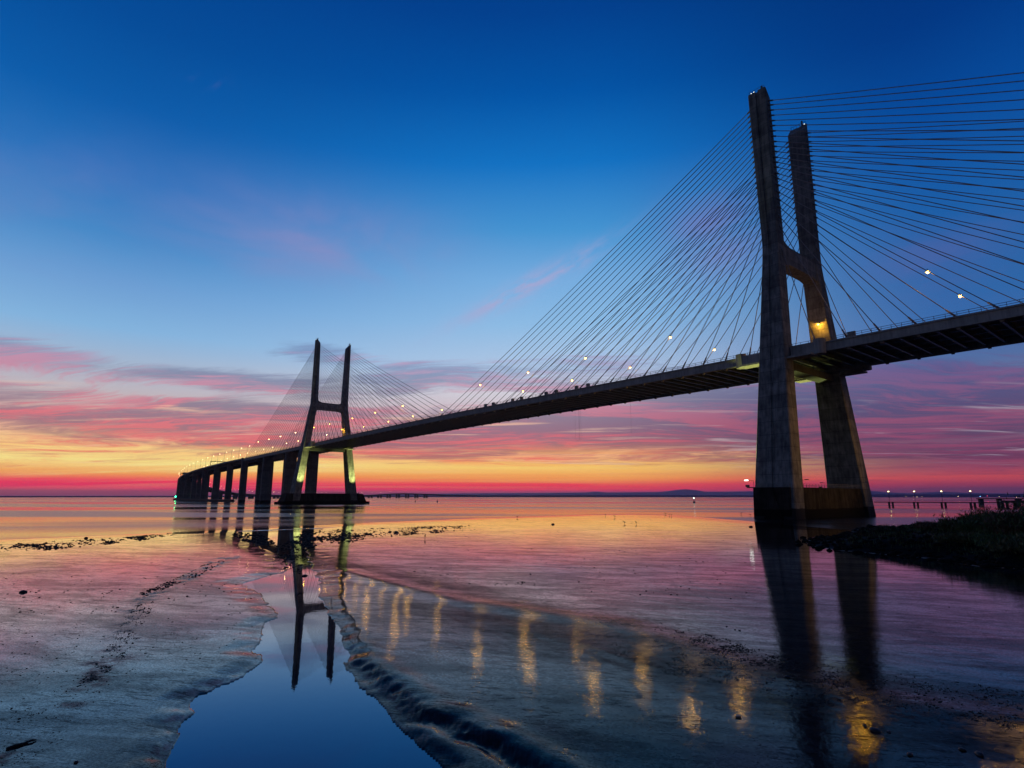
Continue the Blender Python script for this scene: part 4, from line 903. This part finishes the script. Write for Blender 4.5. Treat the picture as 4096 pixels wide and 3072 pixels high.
# lamp arm at the near footing
for (dx, sy, lit, lab) in ((-6, -1, True, 'lamp arm with lit white head at the left corner of the near footing'), (5, -1, False, 'unlit lamp arm right of the near pylon left leg'), (-5, 1, False, 'unlit lamp arm left of the near pylon right leg'), (5, 1, False, 'unlit lamp arm right of the near pylon right leg')):
    w, t, y = legat(9.5); r = empty('footing_lamp', (dx, sy*(28.2 if lit else (y-3.0 if dx*sy*-1 > 0 else y-2.2)), 8.2)); tag(r, lab, 'lamp', 'lamp arms on the near footing')
    MB().tube([(0, 0, 0), (0, 0, 2.1)], .06, 6).tube([(0, 0, 2.0), (-1.6 if lit else 1.8*np.sign(dx), -.6, 2.15)], .06, 6).build('arm', M_steel, r)
    hx = -1.9 if lit else 2.2*np.sign(dx); MB().box(hx-.5, hx+.5, -.9, -.4, 2.05, 2.3).build('lamp_head', M_whiteb if lit else M_steel, r)
# equipment cabinets along the deck edge
for i, s in enumerate((85, 92, 105, 112, 130, 137, 153, 160, 98)):
    if i == 8: s = -21
    x, y, z = at(s, -HD+.9); big = i == 8
    w_ = .75 if not big else 1.0
    r = MB().box(-w_, w_, -.5, .5, .3, 1.75).box(-w_-.1, w_+.1, -.6, .6, 1.75, 1.9).build('equipment_cabinet', M_fasc); r.location = (x, y, z)
    tag(r, ['pale grey box on the deck edge, right end of the row between the pylons', 'grey box, second from the right of the row on the deck', 'grey box, third from the right of the row on the deck', 'grey box, fourth from the right of the row on the deck', 'grey box, fourth from the left of the row on the deck', 'grey box, third from the left of the row on the deck', 'grey box, second from the left of the row on the deck', 'grey box, left end of the row on the deck', 'square grey cabinet on the deck right of the near pylon'][i], 'cabinet', 'cabinets on the deck edge')
# gulls and waders
M_bird = mat_plain('bird_feathers', (.03,.03,.03), .8)
def wader(px, py, lab):
    g = gp(px, py, -.7); mb = MB()
    mb.tube([(-.22, 0, .22), (-.1, 0, .27), (.05, 0, .29), (.16, 0, .34), (.2, 0, .44)], [.01, .06, .075, .04, .03], 8); mb.tube([(.2, 0, .44), (.25, 0, .46), (.38, 0, .41)], [.035, .03, .006], 6)
    mb.tube([(0, -.03, .24), (0, -.03, 0)], .012, 4); mb.tube([(0, .03, .24), (.02, .03, 0)], .012, 4)
    o = mb.build('wading_bird', M_bird, None, True); h = float(terrain(np.array([g[0]]), np.array([g[1]]))[0][0]); o.location = (g[0], g[1], max(h, WL)-.01); o.rotation_euler = (0, 0, rng.rand()*6); o.scale = (1.5,)*3
    tag(o, lab, 'bird', 'wading birds on the flat')
for px, py, lab in ((2422,2063,'wading bird, leftmost of those near the tide line'),(2459,2070,'wading bird standing lower than its neighbours'),(2498,2095,'wading bird nearest the camera, left of two'),(2545,2096,'wading bird nearest the camera, right of two'),(2662,2057,'wading bird left of the trio by the wet bar'),(2678,2062,'wading bird, middle of the trio by the wet bar'),(2686,2064,'wading bird, right of the trio by the wet bar'),(2965,2056,'wading bird on the wet bar, left'),(3001,2062,'wading bird on the wet bar beside the near footing'),(2069,2072,'lone wading bird toward the centre of the flat'),(1700,2155,'slim wading bird far out left of centre')):
    wader(px, py, lab)
g = on_ray(1257, 60); mb = MB(); mb.tube([(-.25, 0, 0), (0, 0, .03), (.25, 0, 0)], [.01, .07, .01], 6)
mb.tube([(0, 0, .03), (0, .3, .16), (0, .72, .05)], [.06, .05, .01], 4); mb.tube([(0, 0, .03), (0, -.3, .16), (0, -.72, .05)], [.06, .05, .01], 4)
o = mb.build('gull', M_bird); o.location = (g[0], g[1], 1.75); o.rotation_euler = (0, 0, .6); tag(o, 'dark gull flying low over the tide line near the far pylon', 'bird')
# assumed mast and unseen spotlight, added to turn the near pylon's landward faces amber
r = empty('assumed_shore_mast', (118, 22, 1.0)); tag(r, 'assumed tall lighting mast on the shore, unseen beyond the right edge', 'assumed lamp mast')
MB().tube([(0, 0, -3), (0, 0, 14)], [.25, .14], 8).build('pole', M_steel, r); link(ME_headw, 'lamp_glass', r, (0, 0, 14.3))
flood((117.0, 22, 13.0), (4, -2, 19), 150000, (1.0,.50,.06), 34, .9, .5)  # amber beam of the assumed mast

# ------------------------------------------------------------------ dawn haze over the river
hz_ = MB().box(CX-21500, CX+21500, CY-21500, CY+21500, -5.5, 240).build('haze', None); tag(hz_, 'thin mauve morning haze over the river', kind='stuff')
m = bpy.data.materials.new('morning_haze'); m.use_nodes = True; t = NT(m.node_tree); t.n.clear()
pv = t.node('ShaderNodeVolumePrincipled'); pv.inputs['Color'].default_value = (.82,.72,.92,1); pv.inputs['Density'].default_value = 3.2e-5; pv.inputs['Anisotropy'].default_value = .72
o = t.node('ShaderNodeOutputMaterial'); t.l.new(pv.outputs[0], o.inputs['Volume']); hz_.data.materials.append(m)
